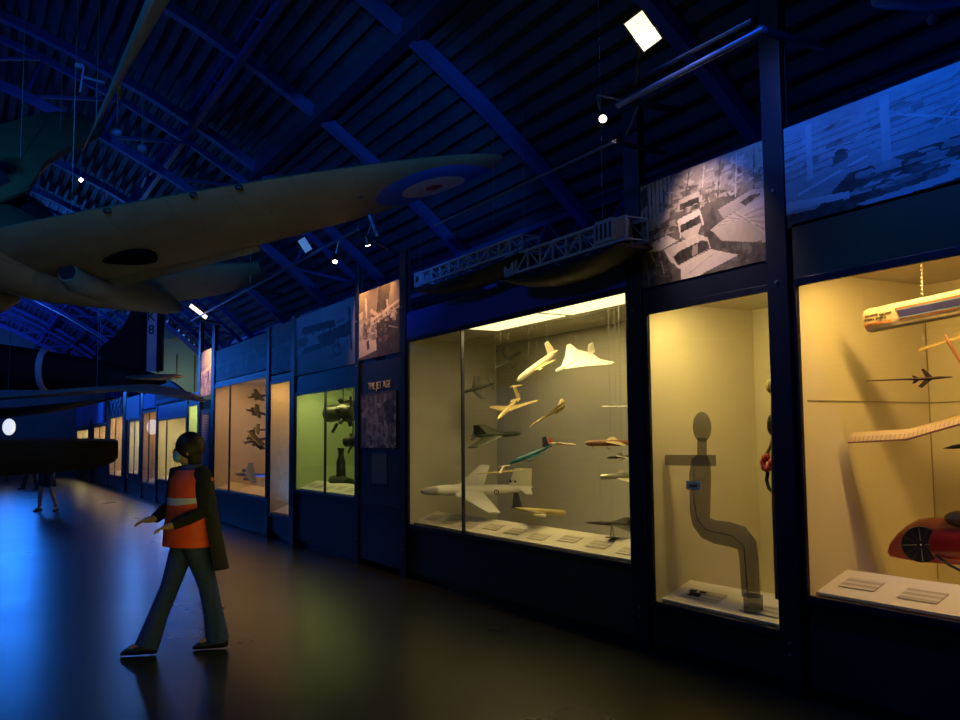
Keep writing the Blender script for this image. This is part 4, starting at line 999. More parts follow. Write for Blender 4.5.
# ---------------------------------------------------------------- hanging lattice girders over the wide case
XH = 4.3
def lattice_girder(label, ya, yb, z, h, dpt, belly, wires, box):
    t = thing('hanging_wing_girder', label, 'hanging frame', (XH, (ya+yb)/2, z)); r = .011
    for (xx, zz_) in ((0, 0), (0, h), (dpt, 0), (dpt, h)):
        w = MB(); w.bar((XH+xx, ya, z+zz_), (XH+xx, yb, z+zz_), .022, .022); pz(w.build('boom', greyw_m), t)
    n = int((yb-ya)/.2); dy = (yb-ya)/n
    w = MB()
    for i in range(n+1):
        y = ya+i*dy
        for xx in (0, dpt): w.bar((XH+xx, y, z), (XH+xx, y, z+h), .016)
        w.bar((XH, y, z), (XH+dpt, y, z), .012); w.bar((XH, y, z+h), (XH+dpt, y, z+h), .012)
        if i < n:
            for xx in (0, dpt): w.bar((XH+xx, y, z+(h if i % 2 else 0)), (XH+xx, y+dy, z+(0 if i % 2 else h)), .01)
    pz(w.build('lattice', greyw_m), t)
    y_ = yb-.16
    w = MB(); w.box(XH-.01, XH+dpt+.01, yb-.16, yb, z-.02, z+h+.02); pz(w.build('end_block', greyw_m, bev=.005), t)
    w = MB(); w.tube([(XH-.014, yb-.08, z+h*.5), (XH-.008, yb-.08, z+h*.5)], .035, 14); pz(w.build('block_hole', black_m), t)
    if box:
        w = MB(); w.box(XH-.01, XH+dpt*.8, box[0], box[1], z+.02, z+h+.03); pz(w.build('fitted_box', greyw_m, bev=.004), t)
        for k in range(4):
            yy = box[0]+(box[1]-box[0])*(k+.5)/4; w = MB(); w.box(XH-.016, XH-.01, yy-.012, yy+.012, z+.05, z+h); pz(w.build('vent_slot', black_m), t)
    w = MB(); rings = []
    for i in range(13):
        s = i/12; k = math.sin(PI*min(1, max(.02, s)))**.6; y = ya+.0+(yb-ya)*s
        rings.append([Vector((XH+dpt/2+dpt*.9*math.cos(2*PI*q/12), y, z-.035-belly*k*(.5-.5*math.sin(2*PI*q/12)))) for q in range(12)])
    w.loft(rings); pz(w.build('belly_skin', mm('dark_olive_skin', (.008, .011, .012), .6), smooth=True), t)
    for y in wires:
        w = MB(); w.tube([(XH+dpt/2, y, z+h), (XH+dpt/2, y, roof(XH+dpt/2)-.1)], .0022, 5); pz(w.build('suspension_wire', wire_m), t)
    return t
zA = onx(425, 283, XH).z; zB = onx(512, 274, XH).z
yA1, yA0 = onx(415, 280, XH).y, onx(522, 250, XH).y; yB1, yB0 = onx(505, 272, XH).y, onx(627, 250, XH).y
lattice_girder('left blue lattice wing frame hung over the wide model case', yA0, yA1, zA, .13, .18, .16, (onx(420, 240, XH+.09).y, onx(494, 240, XH+.09).y), None)
lattice_girder('right blue lattice wing frame with a box hung over the wide model case', yB0, yB1, zB, .17, .2, .16, (onx(515, 240, XH).y, onx(593, 240, XH).y), (onx(614, 250, XH).y, onx(596, 250, XH).y))

# ---------------------------------------------------------------- the big fighter overhead
sp_m = bpy.data.materials.new('fighter_underside'); sp_m.use_nodes = True; nt = sp_m.node_tree; b = nt.nodes['Principled BSDF']; L = nt.links.new
b.inputs['Roughness'].default_value = .62
tc = nt.nodes.new('ShaderNodeTexCoord'); ns = nt.nodes.new('ShaderNodeTexNoise'); ns.inputs['Scale'].default_value = 2.2; ns.inputs['Detail'].default_value = 7
rp = nt.nodes.new('ShaderNodeValToRGB'); rp.color_ramp.elements[0].position = .3; rp.color_ramp.elements[0].color = (.16, .165, .085, 1); rp.color_ramp.elements[1].position = .7; rp.color_ramp.elements[1].color = (.21, .22, .12, 1)
L(tc.outputs['Object'], ns.inputs['Vector']); L(ns.outputs['Fac'], rp.inputs['Fac'])
sx = nt.nodes.new('ShaderNodeSeparateXYZ'); L(tc.outputs['Object'], sx.inputs[0])
def node_math(op, a, b_=None):
    n = nt.nodes.new('ShaderNodeMath'); n.operation = op
    for i, q in enumerate((a, b_)):
        if q is None: continue
        if isinstance(q, (int, float)): n.inputs[i].default_value = q
        else: L(q, n.inputs[i])
    return n.outputs[0]
ax_ = node_math('ABSOLUTE', sx.outputs[0]); dx = node_math('SUBTRACT', ax_, 4.8); dy = node_math('SUBTRACT', sx.outputs[1], 1.3)
d2 = node_math('SQRT', node_math('ADD', node_math('MULTIPLY', dx, dx), node_math('MULTIPLY', dy, dy)))
prev = rp.outputs['Color']
for r, col in ((.66, (.02, .12, .6, 1)), (.36, (.55, .55, .55, 1)), (.1, (.4, .04, .04, 1))):
    mx = nt.nodes.new('ShaderNodeMix'); mx.data_type = 'RGBA'; L(node_math('LESS_THAN', d2, r), mx.inputs[0]); L(prev, mx.inputs[6]); mx.inputs[7].default_value = col; prev = mx.outputs[2]
# panel lines
pl = node_math('LESS_THAN', node_math('ABSOLUTE', node_math('SUBTRACT', node_math('MODULO', ax_, .62), .31)), .004)
mx = nt.nodes.new('ShaderNodeMix'); mx.data_type = 'RGBA'; L(node_math('MULTIPLY', pl, .5), mx.inputs[0]); L(prev, mx.inputs[6]); mx.inputs[7].default_value = (.08, .08, .05, 1)
L(mx.outputs[2], b.inputs['Base Color'])

SPM = Matrix.Translation((-.262, 10.387, 3.619)) @ Matrix.Rotation(-.518, 4, 'Z') @ Matrix.Rotation(-.035, 4, 'X') @ Matrix.Rotation(-.092, 4, 'Y')
sp = thing('fighter_aircraft', 'large elliptical-winged fighter hanging overhead with a roundel near its wing tip', 'aircraft', (0, 0, 0)); sp.matrix_world = SPM
S_, CR = 5.6, 2.5
def wsec(s):
    k = math.sqrt(max(.0006, 1-(s/S_)**2)); return .36*CR*(1-k), CR*k
for sg in (1, -1):
    w = MB(); secs = []
    for s in [0, .6, 1.4, 2.2, 3, 3.7, 4.3, 4.8, 5.15, 5.4, 5.52, 5.58, 5.6]:
        le, ch = wsec(s); secs.append(((sg*s, le, s*.1), ch, .13*ch/CR+.004))
    wing(w, secs, cd=Vector((0, 1, 0))); w.build('wing', sp_m, sp, smooth=True)
    # aileron edge
    w = MB(); s0_, s1_ = 2.6, 4.9; 
    w.bar((sg*s0_, wsec(s0_)[0]+wsec(s0_)[1]-.28, s0_*.1-.04), (sg*s1_, wsec(s1_)[0]+wsec(s1_)[1]-.22, s1_*.1-.02), .015, .006); w.build('aileron_gap', black_m, sp)
    # wheel well, shallow dark dish
    w = MB(); le, ch = wsec(1.75)
    w.loft([[Vector((sg*(1.28+.3*k*math.cos(2*PI*i/16)), 1.4+.26*k*math.sin(2*PI*i/16)*(1+.4*math.cos(2*PI*i/16)), .1*1.28-.145+.0*k+dz)) for i in range(16)] for k, dz in ((1, .06), (1, .0), (.97, -.004))]); w.build('wheel_well', mm('matt_black', (.003, .003, .003), .95, spec=.05), sp)
    w = MB(); w.tube([(sg*.62, 1.3, -.12), (sg*.62, 1.5, -.17), (sg*.62, 2.2, -.16), (sg*.62, 2.6, -.05)], [.11, .14, .13, .05], 14); w.build('radiator_duct', sp_m, sp, smooth=True)
    w = MB(); w.tube([(sg*.62, 1.28, -.12), (sg*.62, 1.33, -.12)], [.095, .095], 14); w.build('duct_mouth', black_m, sp)
    # trailing edge flap step
    w = MB(); w.prism([(sg*.3, 2.35, .0), (sg*2.55, 2.2, .22), (sg*2.55, 2.42, .2), (sg*.3, 2.8, -.03)], (0, 0, .03)); w.build('flap', sp_m, sp)
    # small dark vents and marks
    for (s, c_, r_) in ((2.7, .95, .05), (3.05, .85, .035), (4.0, 1.0, .03), (2.3, .6, .05), (2.9, .12, .04), (2.45, .08, .04), (1.6, .04, .04)):
        w = MB(); w.ell((sg*s, c_, s*.1-.075*(1 if c_ > .3 else .4)), (r_, r_*.6, .03), 10, 6); w.build('gun_port' if c_ < .3 else 'vent', black_m, sp)
    wing(w := MB(), [((sg*y, 5.5+.35*(y/1.7)**2, .92), 1.5-.8*(y/1.7)**2, .09) for y in (0, .6, 1.1, 1.4, 1.6, 1.7)], cd=Vector((0, 1, -.16)).normalized()); w.build('tailplane', sp_m, sp, smooth=True)
w = MB(); fus = [(-2.3, .05, .1), (-2.1, .25, .1), (-1.6, .38, .12), (-.6, .46, .15), (.6, .5, .18), (2, .48, .22), (3.5, .38, .32), (5, .27, .42), (6.2, .18, .5), (7, .06, .55)]
w.loft([[Vector((r*.8*math.cos(2*PI*k/16), y, zc+r*math.sin(2*PI*k/16))) for k in range(16)] for y, r, zc in fus]); w.build('fuselage', sp_m, sp, smooth=True)
w = MB(); wing(w, [((0, 6.0, .6), 1.0, .05), ((0, 6.3, 1.3), .75, .04), ((0, 6.6, 1.7), .35, .02)], cd=Vector((0, 1, 0)), nd=Vector((1, 0, 0))); w.build('fin', sp_m, sp, smooth=True)
w = MB(); w.ell((0, 1.6, .68), (.26, .75, .26), 16, 10); w.build('canopy', mm('dark_perspex', (.02, .03, .04), .08), sp, smooth=True)
w = MB(); w.ell((0, -2.35, .1), (.24, .35, .24), 16, 10); w.build('spinner', darkg, sp, smooth=True)
for k in range(3):
    a = 2*PI*k/3+.4; w = MB(); w.bar((0, -2.35, .1), (1.5*math.cos(a), -2.35, .1+1.5*math.sin(a)), .22, .04, up=Vector((0, 1, 0))); w.build('propeller_blade', black_m, sp)
w = MB(); w.bar((4.0, 1.75, .33), (4.05, 1.95, .12), .03, .03); w.build('aerial_stub', greyw_m, sp)
bpy.context.view_layer.update()
for p in ((-1, .6, .3), (1, .6, .3), (0, 5.2, .6)):
    q = SPM@Vector(p); w = MB(); w.tube([q, (q.x, q.y, roof(q.x)-.1)], .003, 6); o = w.build('suspension_cable', wire_m); o.parent = sp; o.matrix_parent_inverse = SPM.inverted()

# ---------------------------------------------------------------- upper left: edge-on wing and rounded wing
ol_m = mm('olive_grey_skin', (.26, .32, .24), .5, noise=.15, scale=3)
t = thing('glider_wing', 'long slim wing seen edge-on descending from the top left corner', 'aircraft wing', dep(160, 0, 8))
w = MB(); top_ = dep(188, -60, 7.2); tip = dep(83, 150, 12.5); d = (tip-top_); N = 12
rings = []
for i in range(N+1):
    s = i/N; c = top_+d*s; wv = RT*1.0+UP*.35; th = .155*(1-s)**1.25+.012; ch = .6*(1-s)+.12; vd = ray(130, 60)
    rings.append([c+wv*th*math.cos(2*PI*k/14)+vd*ch*math.sin(2*PI*k/14)*.8 for k in range(14)])
w.loft(rings); pz(w.build('wing_skin', ol_m, smooth=True), t)
P_ = lambda u, v: dep(u, v, 10.6)
w = MB(); w.tube([P_(105, 83), P_(84, 77)], .014, 8); w.tube([P_(84, 66), P_(80, 92)], .012, 8); w.tube([P_(76, 65), P_(84, 66.5)], .03, 8); pz(w.build('pitot_probe', greyw_m, smooth=True), t)
w = MB(); w.tube([P_(119, 78), P_(120, 100)], [.035, .01], 8); pz(w.build('small_mast', olive, smooth=True), t)
w = MB(); w.tube([top_+d*.15, Vector((top_+d*.15)[:2]+(roof((top_+d*.15).x)-.1,))], .008, 6); pz(w.build('suspension_cable', wire_m), t); w = MB(); w.tube([top_+d*.8, Vector((top_+d*.8)[:2]+(roof((top_+d*.8).x)-.1,))], .008, 6); pz(w.build('suspension_cable', wire_m), t)

t = thing('hanging_aircraft', 'dim green rounded wing of an aircraft at the upper left edge', 'aircraft', dep(40, 160, 13))
ZW = 5.15
out = [(-60, 138), (0, 131), (30, 121), (58, 116.5), (82, 119), (99, 126), (105, 131), (99, 139), (80, 149), (62, 157), (45, 170), (35, 184), (28, 196), (0, 205), (-60, 210)]
# outline on a gently tilted plane, thickness .1
def tilt(u, v):
    d_ = ray(u, v); n_ = Vector((.12, -.55, 1)).normalized(); p0 = dep(50, 150, 12.5); return EYE+d_*((p0-EYE).dot(n_)/d_.dot(n_))
pts = [tilt(*p) for p in out]; n_ = Vector((.12, -.55, 1)).normalized(); cen = sum(pts, Vector())/len(pts)
w = MB(); w.loft([[cen+(p-cen)*.97+n_*.0 for p in pts], [p+n_*.03 for p in pts], [p+n_*.07 for p in pts], [cen+(p-cen)*.95+n_*.11 for p in pts]]); pz(w.build('rounded_wing', mm('green_grey_skin', (.2, .2, .09), .5, noise=.15, scale=3), smooth=True), t)
w = MB(); w.tube([tilt(-80, 196)-n_*.1, tilt(-20, 182)-n_*.15, tilt(12, 178)-n_*.1, tilt(27, 193)-n_*.05], [.5, .42, .28, .03], 16); pz(w.build('fuselage', mm('blue_grey_skin', (.1, .13, .2), .4), smooth=True), t)
w = MB(); w.tube([tilt(20, 170), Vector(tilt(20, 170)[:2]+(roof(tilt(20, 170).x)-.1,))], .006, 6); pz(w.build('suspension_cable', wire_m), t); w = MB(); w.tube([tilt(60, 140), Vector(tilt(60, 140)[:2]+(roof(tilt(60, 140).x)-.1,))], .006, 6); pz(w.build('suspension_cable', wire_m), t)

# top right: belly of another aircraft
t = thing('hanging_aircraft', 'pale blue rounded float of an aircraft cut by the top right edge', 'aircraft', dep(920, 0, 7))
w = MB(); w.tube([dep(871, -2, 7), dep(874, -1, 7), dep(885, -3, 7), dep(920, -6, 7), dep(990, -14, 7.1)], [.01, .06, .09, .12, .12], 16); pz(w.build('float', greyw_m, smooth=True), t)
q = dep(920, -6, 7); w = MB(); w.tube([q, (q.x, q.y, q.z+.9)], .02, 8); pz(w.build('strut', wire_m), t)

# ---------------------------------------------------------------- dark aircraft with finned tail (centre left)
dk = mm('black_brown_skin', (.005, .004, .004), .8, noise=.2, scale=3); tan_m = mm('tan_skin', (.3, .26, .17), .5, noise=.1, scale=4)
D3 = 19.0
Q3 = lambda u, v, d=D3: dep(u, v, d)
t = thing('tailed_aircraft', 'dark aircraft at left with a white-striped rudder and a white fuselage band', 'aircraft', Q3(100, 370))
px3 = D3/F
w = MB(); prof = [(-160, 356, 42), (-80, 362, 36), (0, 367, 31), (42, 370, 27), (90, 374, 21), (130, 378, 15), (155, 380, 9), (166, 381, 3)]
w.loft([[Q3(u, v)+UP*r*.75*px3*math.sin(2*PI*k/18)+fw*r*.6*px3*math.cos(2*PI*k/18) for k in range(18)] for u, v, r in prof]); pz(w.build('fuselage', dk, smooth=True), t)
w = MB(); w.loft([[Q3(u, v)+UP*(r*.75+.8)*px3*math.sin(2*PI*k/24)+fw*(r*.6+.8)*px3*math.cos(2*PI*k/24) for k in range(24)] for u, v, r in ((43, 369.8, 27), (49, 370.3, 26.4))]); pz(w.build('white_band', white, smooth=True), t)
fpts = [(90, 362), (103, 345), (118, 333), (128, 318), (134, 298), (146, 290), (146, 374), (120, 376)]
w = MB(); w.prism([Q3(*p) for p in fpts], fw*.1); pz(w.build('fin', dk), t)
for nm, x0, x1, m_ in (('rudder_red', 140, 146.5, mm('dark_red_paint', (.12, .02, .015), .6)), ('rudder_white', 146.5, 156, white), ('rudder_edge', 156, 162, dk)):
    w = MB(); w.prism([Q3(x0+1.5, 290), Q3(x1+1.5, 290), Q3(x1, 371), Q3(x0, 372)], fw*.1); o = pz(w.build(nm, m_), t)
    if nm == 'rudder_red': o.location.x += 0
for s_, v_ in (('K', 317), ('8', 330)):
    text(s_, .27, face_m4(Q3(151.5, v_)-fw*.012, RT, UP), black_m, t, 'rudder_letter', .004)
w = MB(); w.loft([[Q3(u, 377)+UP*r*px3*.35*math.sin(2*PI*k/14)-fw*1.0*math.cos(2*PI*k/14)*(r/9) for k in range(14)] for u, r in ((128, 1), (135, 5), (150, 8), (165, 9), (173, 6), (175.5, 1))]); pz(w.build('tailplane', tan_m, smooth=True), t)
for u in (-40, 100):
    q = Q3(u, 360); w = MB(); w.tube([q, (q.x, q.y, roof(q.x)-.1)], .008, 6); pz(w.build('suspension_cable', wire_m), t)
# thin arched wing edge under it
D4 = 17.0; Q4 = lambda u, v, d=D4: dep(u, v, d)
t = thing('arched_wing_aircraft', 'long thin arched tan wing edge under the dark tailed aircraft', 'aircraft', Q4(100, 390))
w = MB(); pr = [(-120, 404, 5), (0, 397, 5), (45, 394, 5.5), (100, 389.5, 5.5), (135, 387.5, 5), (165, 391, 4), (190, 397, 2.5), (203, 401, 1)]
w.loft([[Q4(u, v)+UP*r*D4/F*(.62*math.sin(2*PI*k/14))+fw*r*.22*math.cos(2*PI*k/14) for k in range(14)] for u, v, r in pr]); pz(w.build('wing_skin', tan_m, smooth=True), t)
w = MB(); w.loft([[Q4(u, v+1.6*r*.3+4)+UP*r*D4/F*math.sin(2*PI*k/12)*.5+fw*(.3+.8*math.cos(2*PI*k/12)) for k in range(12)] for u, v, r in ((-120, 415, 14), (0, 404, 11), (40, 401, 9), (75, 398, 5), (95, 396, 2))]); pz(w.build('underside', dk, smooth=True), t)
for u in (0, 90):
    q = Q4(u, 392)+fw*.3; w = MB(); w.tube([q, (q.x, q.y, roof(q.x)-.1)], .006, 6); pz(w.build('suspension_cable', wire_m), t)
# blunt low wing in the foreground left
D5 = 10.5; Q5 = lambda u, v, d=D5: dep(u, v, d)
t = thing('low_wing', 'blunt-ended dark wing at eye height reaching in from the left edge', 'aircraft wing', Q5(60, 456))
w = MB()
def slab(u, v0, v1, dd):
    a_, b_ = Q5(u, v0), Q5(u, v1); f_ = ray(u, 456); f_ = Vector((f_.x, f_.y, 0)).normalized()
    return [a_-f_*dd*.0+Vector((0, 0, .0)), a_+f_*dd*.5+Vector((0, 0, .03)), a_+f_*dd, b_+f_*dd+Vector((0, 0, .08)), b_+f_*dd*.5, b_, b_-f_*.06+Vector((0, 0, (a_.z-b_.z)*.35)), b_-f_*.06+Vector((0, 0, (a_.z-b_.z)*.7))]
w.loft([slab(-200, 430, 490, 1.2), slab(0, 440, 476, 1.1), slab(60, 440.5, 472, 1.0), slab(100, 441, 468, .9), slab(114, 441.5, 462, .85), slab(118, 443, 458, .8)])
pz(w.build('wing_skin', mm('dark_wing_skin', (.05, .035, .02), .7, noise=.2, scale=3), smooth=True), t)
for u in (-60, -160):
    q = Q5(u, 470)+fw*.4; w = MB(); w.tube([q, (q.x, q.y, 0)], .05, 10); w.tube([(q.x, q.y, 0), (q.x, q.y, .03)], .25, 16); pz(w.build('stand', black_m), t)

# ---------------------------------------------------------------- people
def skin(name, verts, edges, radii, m, parent=None, sub=2, root=0):
    me = bpy.data.meshes.new(name); me.from_pydata([tuple(v) for v in verts], edges, []); o = bpy.data.objects.new(name+'_tmp', me); COL.objects.link(o)
    md = o.modifiers.new('s', 'SKIN'); md.use_smooth_shade = True
    for i, r in enumerate(radii):
        r = r if hasattr(r, '__len__') else (r, r); me.skin_vertices[0].data[i].radius = r
    me.skin_vertices[0].data[root].use_root = True
    o.modifiers.new('u', 'SUBSURF').levels = sub; o.modifiers['u'].render_levels = sub
    bpy.context.view_layer.update()
    m2 = bpy.data.meshes.new_from_object(o.evaluated_get(bpy.context.evaluated_depsgraph_get())); bpy.data.objects.remove(o)
    m2.name = name; m2.materials.clear(); m2.materials.append(m); m2.polygons.foreach_set('use_smooth', [True]*len(m2.polygons))
    r = bpy.data.objects.new(name, m2); COL.objects.link(r)
    if parent: r.parent = parent
    return r

skin_m = mm('skin', (.45, .26, .19), .55)
def person(label, foot, Rz, J, cl, scale=1.):
    """J: joints in metres, X right in the picture, Y away, Z up."""
    t = thing('person', label, 'person', foot); t.rotation_euler = (0, 0, Rz); t.scale = (scale,)*3
    V = {k: Vector(p) for k, p in J.items()}
    names = []; verts = []; rad = []; ed = []
    def add(n, p, r, par=None):
        names.append(n); verts.append(p); rad.append(r)
        if par: ed.append((names.index(par), len(names)-1))
    add('pel', V['pel'], .12); add('waist', V['pel'].lerp(V['chest'], .5), .105, 'pel'); add('chest', V['chest'], .125, 'waist'); add('neckb', V['neck']-Vector((0, 0, .05)), .06, 'chest'); add('neck', V['neck'], .05, 'neckb')
    hd = V['head']; F_ = V['face']
    add('jaw', hd-Vector((0, 0, .05))+F_*.02, .062, 'neck'); add('skull', hd+Vector((0, 0, .01)), .082, 'jaw'); add('crown', hd+Vector((0, 0, .06)), .06, 'skull')
    add('brow', hd+F_*.05+Vector((0, 0, .0)), .035, 'skull'); add('nose', hd+F_*.1+Vector((0, 0, -.02)), .01, 'brow')
    for s in ('L', 'R'):
        add('sh'+s, V['sh'+s], .05, 'chest'); add('el'+s, V['el'+s], .038, 'sh'+s); add('wr'+s, V['wr'+s], .025, 'el'+s)
        hdv = V['hd'+s]; add('palm'+s, V['wr'+s]+hdv*.06, (.034, .018), 'wr'+s)
        side = hdv.cross(V['pn']).normalized()
        for i, (l, o_) in enumerate(((.07, -.027), (.08, -.009), (.075, .009), (.06, .026))):
            b_ = V['wr'+s]+hdv*.095+side*o_; add('f%d'%i+s, b_, .0085, 'palm'+s); add('g%d'%i+s, b_+hdv*l*.5+V['pn']*.006, .008, 'f%d'%i+s); add('h%d'%i+s, b_+hdv*l*.85+V['pn']*.025, .007, 'g%d'%i+s)
        b_ = V['wr'+s]+hdv*.035-side*.035; add('t1'+s, b_, .01, 'palm'+s); add('t2'+s, b_+hdv*.035-side*.02+V['pn']*.01, .008, 't1'+s)
        add('hip'+s, V['hip'+s], .085, 'pel'); add('kn'+s, V['kn'+s], .055, 'hip'+s); add('calf'+s, V['kn'+s].lerp(V['an'+s], .3), .055, 'kn'+s); add('an'+s, V['an'+s], .036, 'calf'+s); add('toe'+s, V['an'+s]+V['foot'+s]*.14-Vector((0, 0, .05)), .03, 'an'+s)
    skin('body', verts, ed, rad, skin_m, t)
    # trousers or shorts
    def tube(nm, pts, r, m_, par=t, sq=1., n=16):
        w = MB(); w.tube(pts, r, n, sq=sq); return w.build(nm, m_, par, smooth=True)
    if cl['legs'] == 'jeans':
        for s in ('L', 'R'):
            h, k, a_ = V['hip'+s], V['kn'+s], V['an'+s]
            tube('trouser_leg', [V['pel']*.45+h*.55+Vector((0, 0, .08)), h, h.lerp(k, .5), k, k.lerp(a_, .5), a_-Vector((0, 0, .03))], [.1, .108, .088, .072, .074, .09], cl['leg_m'])
        tube('trouser_hips', [V['pel']+Vector((0, 0, .12)), V['pel'], V['pel']-Vector((0, 0, .08))], [.125, .125, .11], cl['leg_m'])
    else:
        for s in ('L', 'R'):
            h, k = V['hip'+s], V['kn'+s]; tube('shorts_leg', [h+Vector((0, 0, .06)), h, h.lerp(k, .75)], [.11, .115, .11], cl['leg_m'])
        tube('shorts_waist', [V['pel']+Vector((0, 0, .12)), V['pel'], V['pel']-Vector((0, 0, .06))], [.135, .15, .12], cl['leg_m'])
    for s in ('L', 'R'):
        a_, fd = V['an'+s], V['foot'+s]; w = MB()
        w.loft([[a_+fd*x+Vector((-fd.y, fd.x, 0))*wd*math.cos(2*PI*k/12)+Vector((0, 0, zc+h*math.sin(2*PI*k/12)-a_.z)) for k in range(12)] for x, wd, h, zc in ((-.08, .02, .03, .05), (-.06, .038, .045, .05), (0, .042, .05, .055), (.08, .046, .036, .04), (.15, .042, .026, .03), (.185, .02, .012, .018))])
        sh = w.build('shoe', cl['shoe_m'], t, smooth=True)
    # torso garment (vest or shirt)
    def torso(nm, m_, zlo, zhi, grow, arc=None, open_dir=None, zs=9, flare=0., shift=Vector()):
        w = MB(); n = 28; rings = []
        for i in range(zs):
            s = i/(zs-1); z = zhi+(zlo-zhi)*s
            tt = (z-V['pel'].z)/(V['chest'].z-V['pel'].z); c = V['pel'].lerp(V['chest'], tt) if tt > 0 else V['pel'].copy(); c.z = z
            sw_ = 1.0 if z < V['neck'].z-.12 else max(.42, 1-(z-(V['neck'].z-.12))/.12*.55)
            a = .168*sw_+grow+flare*max(0, s-.3); b_ = .125*sw_+grow*.8+flare*.6*max(0, s-.3)
            sd = V['side']; fd = V['fwd']; c = c+shift*max(0, s-.15)
            ring = []
            for k in range(n):
                if arc: th = arc[0]+(arc[1]-arc[0])*k/(n-1)
                else: th = 2*PI*k/n
                ring.append(c+sd*a*math.cos(th)+fd*b_*math.sin(th))
            rings.append(ring)
        if arc:
            inner = [[p+((sum(r, Vector())/n)-p).normalized()*.012 for p in r] for r in rings]
            rings = [r+i_[::-1] for r, i_ in zip(rings, inner)]
        w.loft(rings); return w.build(nm, m_, t, smooth=True)
    T = torso('shirt', cl['shirt_m'], V['pel'].z+.02, V['neck'].z-.01, 0.0)
    if cl.get('vest'):
        torso('safety_vest', cl['vest'], V['pel'].z-.12, V['neck'].z-.05, .03, flare=.05)
        torso('reflective_stripe', mm('reflective_silver', (.6, .6, .65), .3), V['pel'].z+.19, V['pel'].z+.25, .036, zs=3)
    if cl.get('coat'):
        torso('coat', cl['coat'], .64, V['neck'].z-.02, .035, arc=(PI*.78, PI*2.1), flare=.06, zs=12, shift=Vector((.13, 0, 0)))
    for s in ('L', 'R'):
        a_, e_, w_ = V['sh'+s], V['el'+s], V['wr'+s]
        if cl['sleeve'] == 'long': tube('sleeve', [V['chest'].lerp(a_, .75)+Vector((0, 0, .02)), a_, a_.lerp(e_, .5), e_, e_.lerp(w_, .5), w_], [.055, .068, .062, .055, .048, .04], cl['sleeve_m'])
        else: tube('sleeve', [a_+Vector((0, 0, .02)), a_, a_.lerp(e_, .6)], [.05, .065, .058], cl['sleeve_m'])
    # hair
    w = MB(); R3 = F_.to_track_quat('X', 'Z').to_matrix()
    w.ell(hd-F_*.035+Vector((0, 0, .025)), (.112, .108, .115), 18, 12, R3); w.ell(hd-F_*.06+Vector((0, 0, -.05)), (.065, .085, cl.get('hair', .09)), 16, 10, R3); w.build('hair', cl['hair_m'], t, smooth=True)
    if cl.get('mask'):
        w = MB(); w.ell(hd+F_*.055+Vector((0, 0, -.05)), (.04, .055, .048), 14, 10, R3); w.build('face_mask', cl['mask'], t, smooth=True)
    sd = F_.cross(Vector((0, 0, 1)))
    for q in (1, -1):
        w = MB(); w.ell(hd+F_*.075+sd*q*.03+Vector((0, 0, .005)), (.01, .01, .008), 10, 8); w.build('eye', black_m, t, smooth=True)
        w = MB(); w.ell(hd+sd*q*.083-F_*.01+Vector((0, 0, -.015)), (.015, .01, .03), 10, 8); w.build('ear', skin_m, t, smooth=True)
    return t
fp = onz(182, 653, 0)
Rz = -YAW                                     # local X = picture right
dF = Vector((-.62, -.78, 0)).normalized(); sd = Vector((-dF.y, dF.x, 0))
Jw = dict(pel=(.03, 0, .93), chest=(.045, 0, 1.27), neck=(.03, 0, 1.44), head=(.0, -.01, 1.545), face=Vector((-.93, -.36, -.05)).normalized(),
    shL=(-.09, .1, 1.37), elL=(-.15, .14, 1.11), wrL=(-.22, -.02, 1.02), hdL=Vector((-.95, -.1, -.2)).normalized(),
    shR=(.16, -.1, 1.36), elR=(.2, -.16, 1.08), wrR=(.0, -.27, .99), hdR=Vector((-.9, .2, -.25)).normalized(), pn=Vector((.05, .1, -1)).normalized(),
    hipL=(.0, .07, .88), knL=(-.11, .02, .49), anL=(-.25, -.06, .09), hipR=(.09, -.07, .88), knR=(.18, .04, .49), anR=(.23, .14, .1),
    footL=Vector((-.97, -.2, 0)).normalized(), footR=Vector((-.95, -.25, 0)).normalized(), fwd=dF, side=sd)
denim = mm('blue_denim', (.02, .05, .22), .8, noise=.2, scale=40); coatm = mm('black_coat_cloth', (.006, .007, .009), .9)
person('walking person in black coat over an orange reflective vest, blue jeans and blue face mask', fp, Rz, Jw,
    dict(legs='jeans', leg_m=denim, shoe_m=mm('black_shoe', (.01, .01, .01), .4), shirt_m=mm('grey_top', (.12, .12, .2), .8), vest=mm('orange_vest', (.85, .09, .02), .55, noise=.1, scale=20), coat=coatm, sleeve='long', sleeve_m=coatm,
         hair_m=mm('dark_hair', (.012, .008, .006), .6, bump=.3, scale=60), mask=mm('blue_mask', (.15, .35, .8), .7), hair=.13))
fp2 = onz(46, 512, 0)
J2 = dict(Jw); J2.update(pel=(0, 0, .95), chest=(.0, 0, 1.3), neck=(0, 0, 1.47), head=(-.01, -.02, 1.58), shL=(-.17, .0, 1.4), elL=(-.2, .02, 1.12), wrL=(-.17, -.1, .9), hdL=Vector((0, -.2, -1)).normalized(), shR=(.17, 0, 1.4), elR=(.21, .02, 1.12), wrR=(.2, -.08, .9), hdR=Vector((0, -.2, -1)).normalized(), pn=Vector((0, 1, 0)),
    hipL=(-.08, 0, .9), knL=(-.12, -.05, .5), anL=(-.17, .02, .1), hipR=(.08, 0, .9), knR=(.16, -.1, .5), anR=(.22, .05, .1), footL=Vector((-.3, -1, 0)).normalized(), footR=Vector((.1, -1, 0)).normalized(), fwd=Vector((0, -1, 0)), side=Vector((1, 0, 0)), face=Vector((-.3, -.95, 0)).normalized())
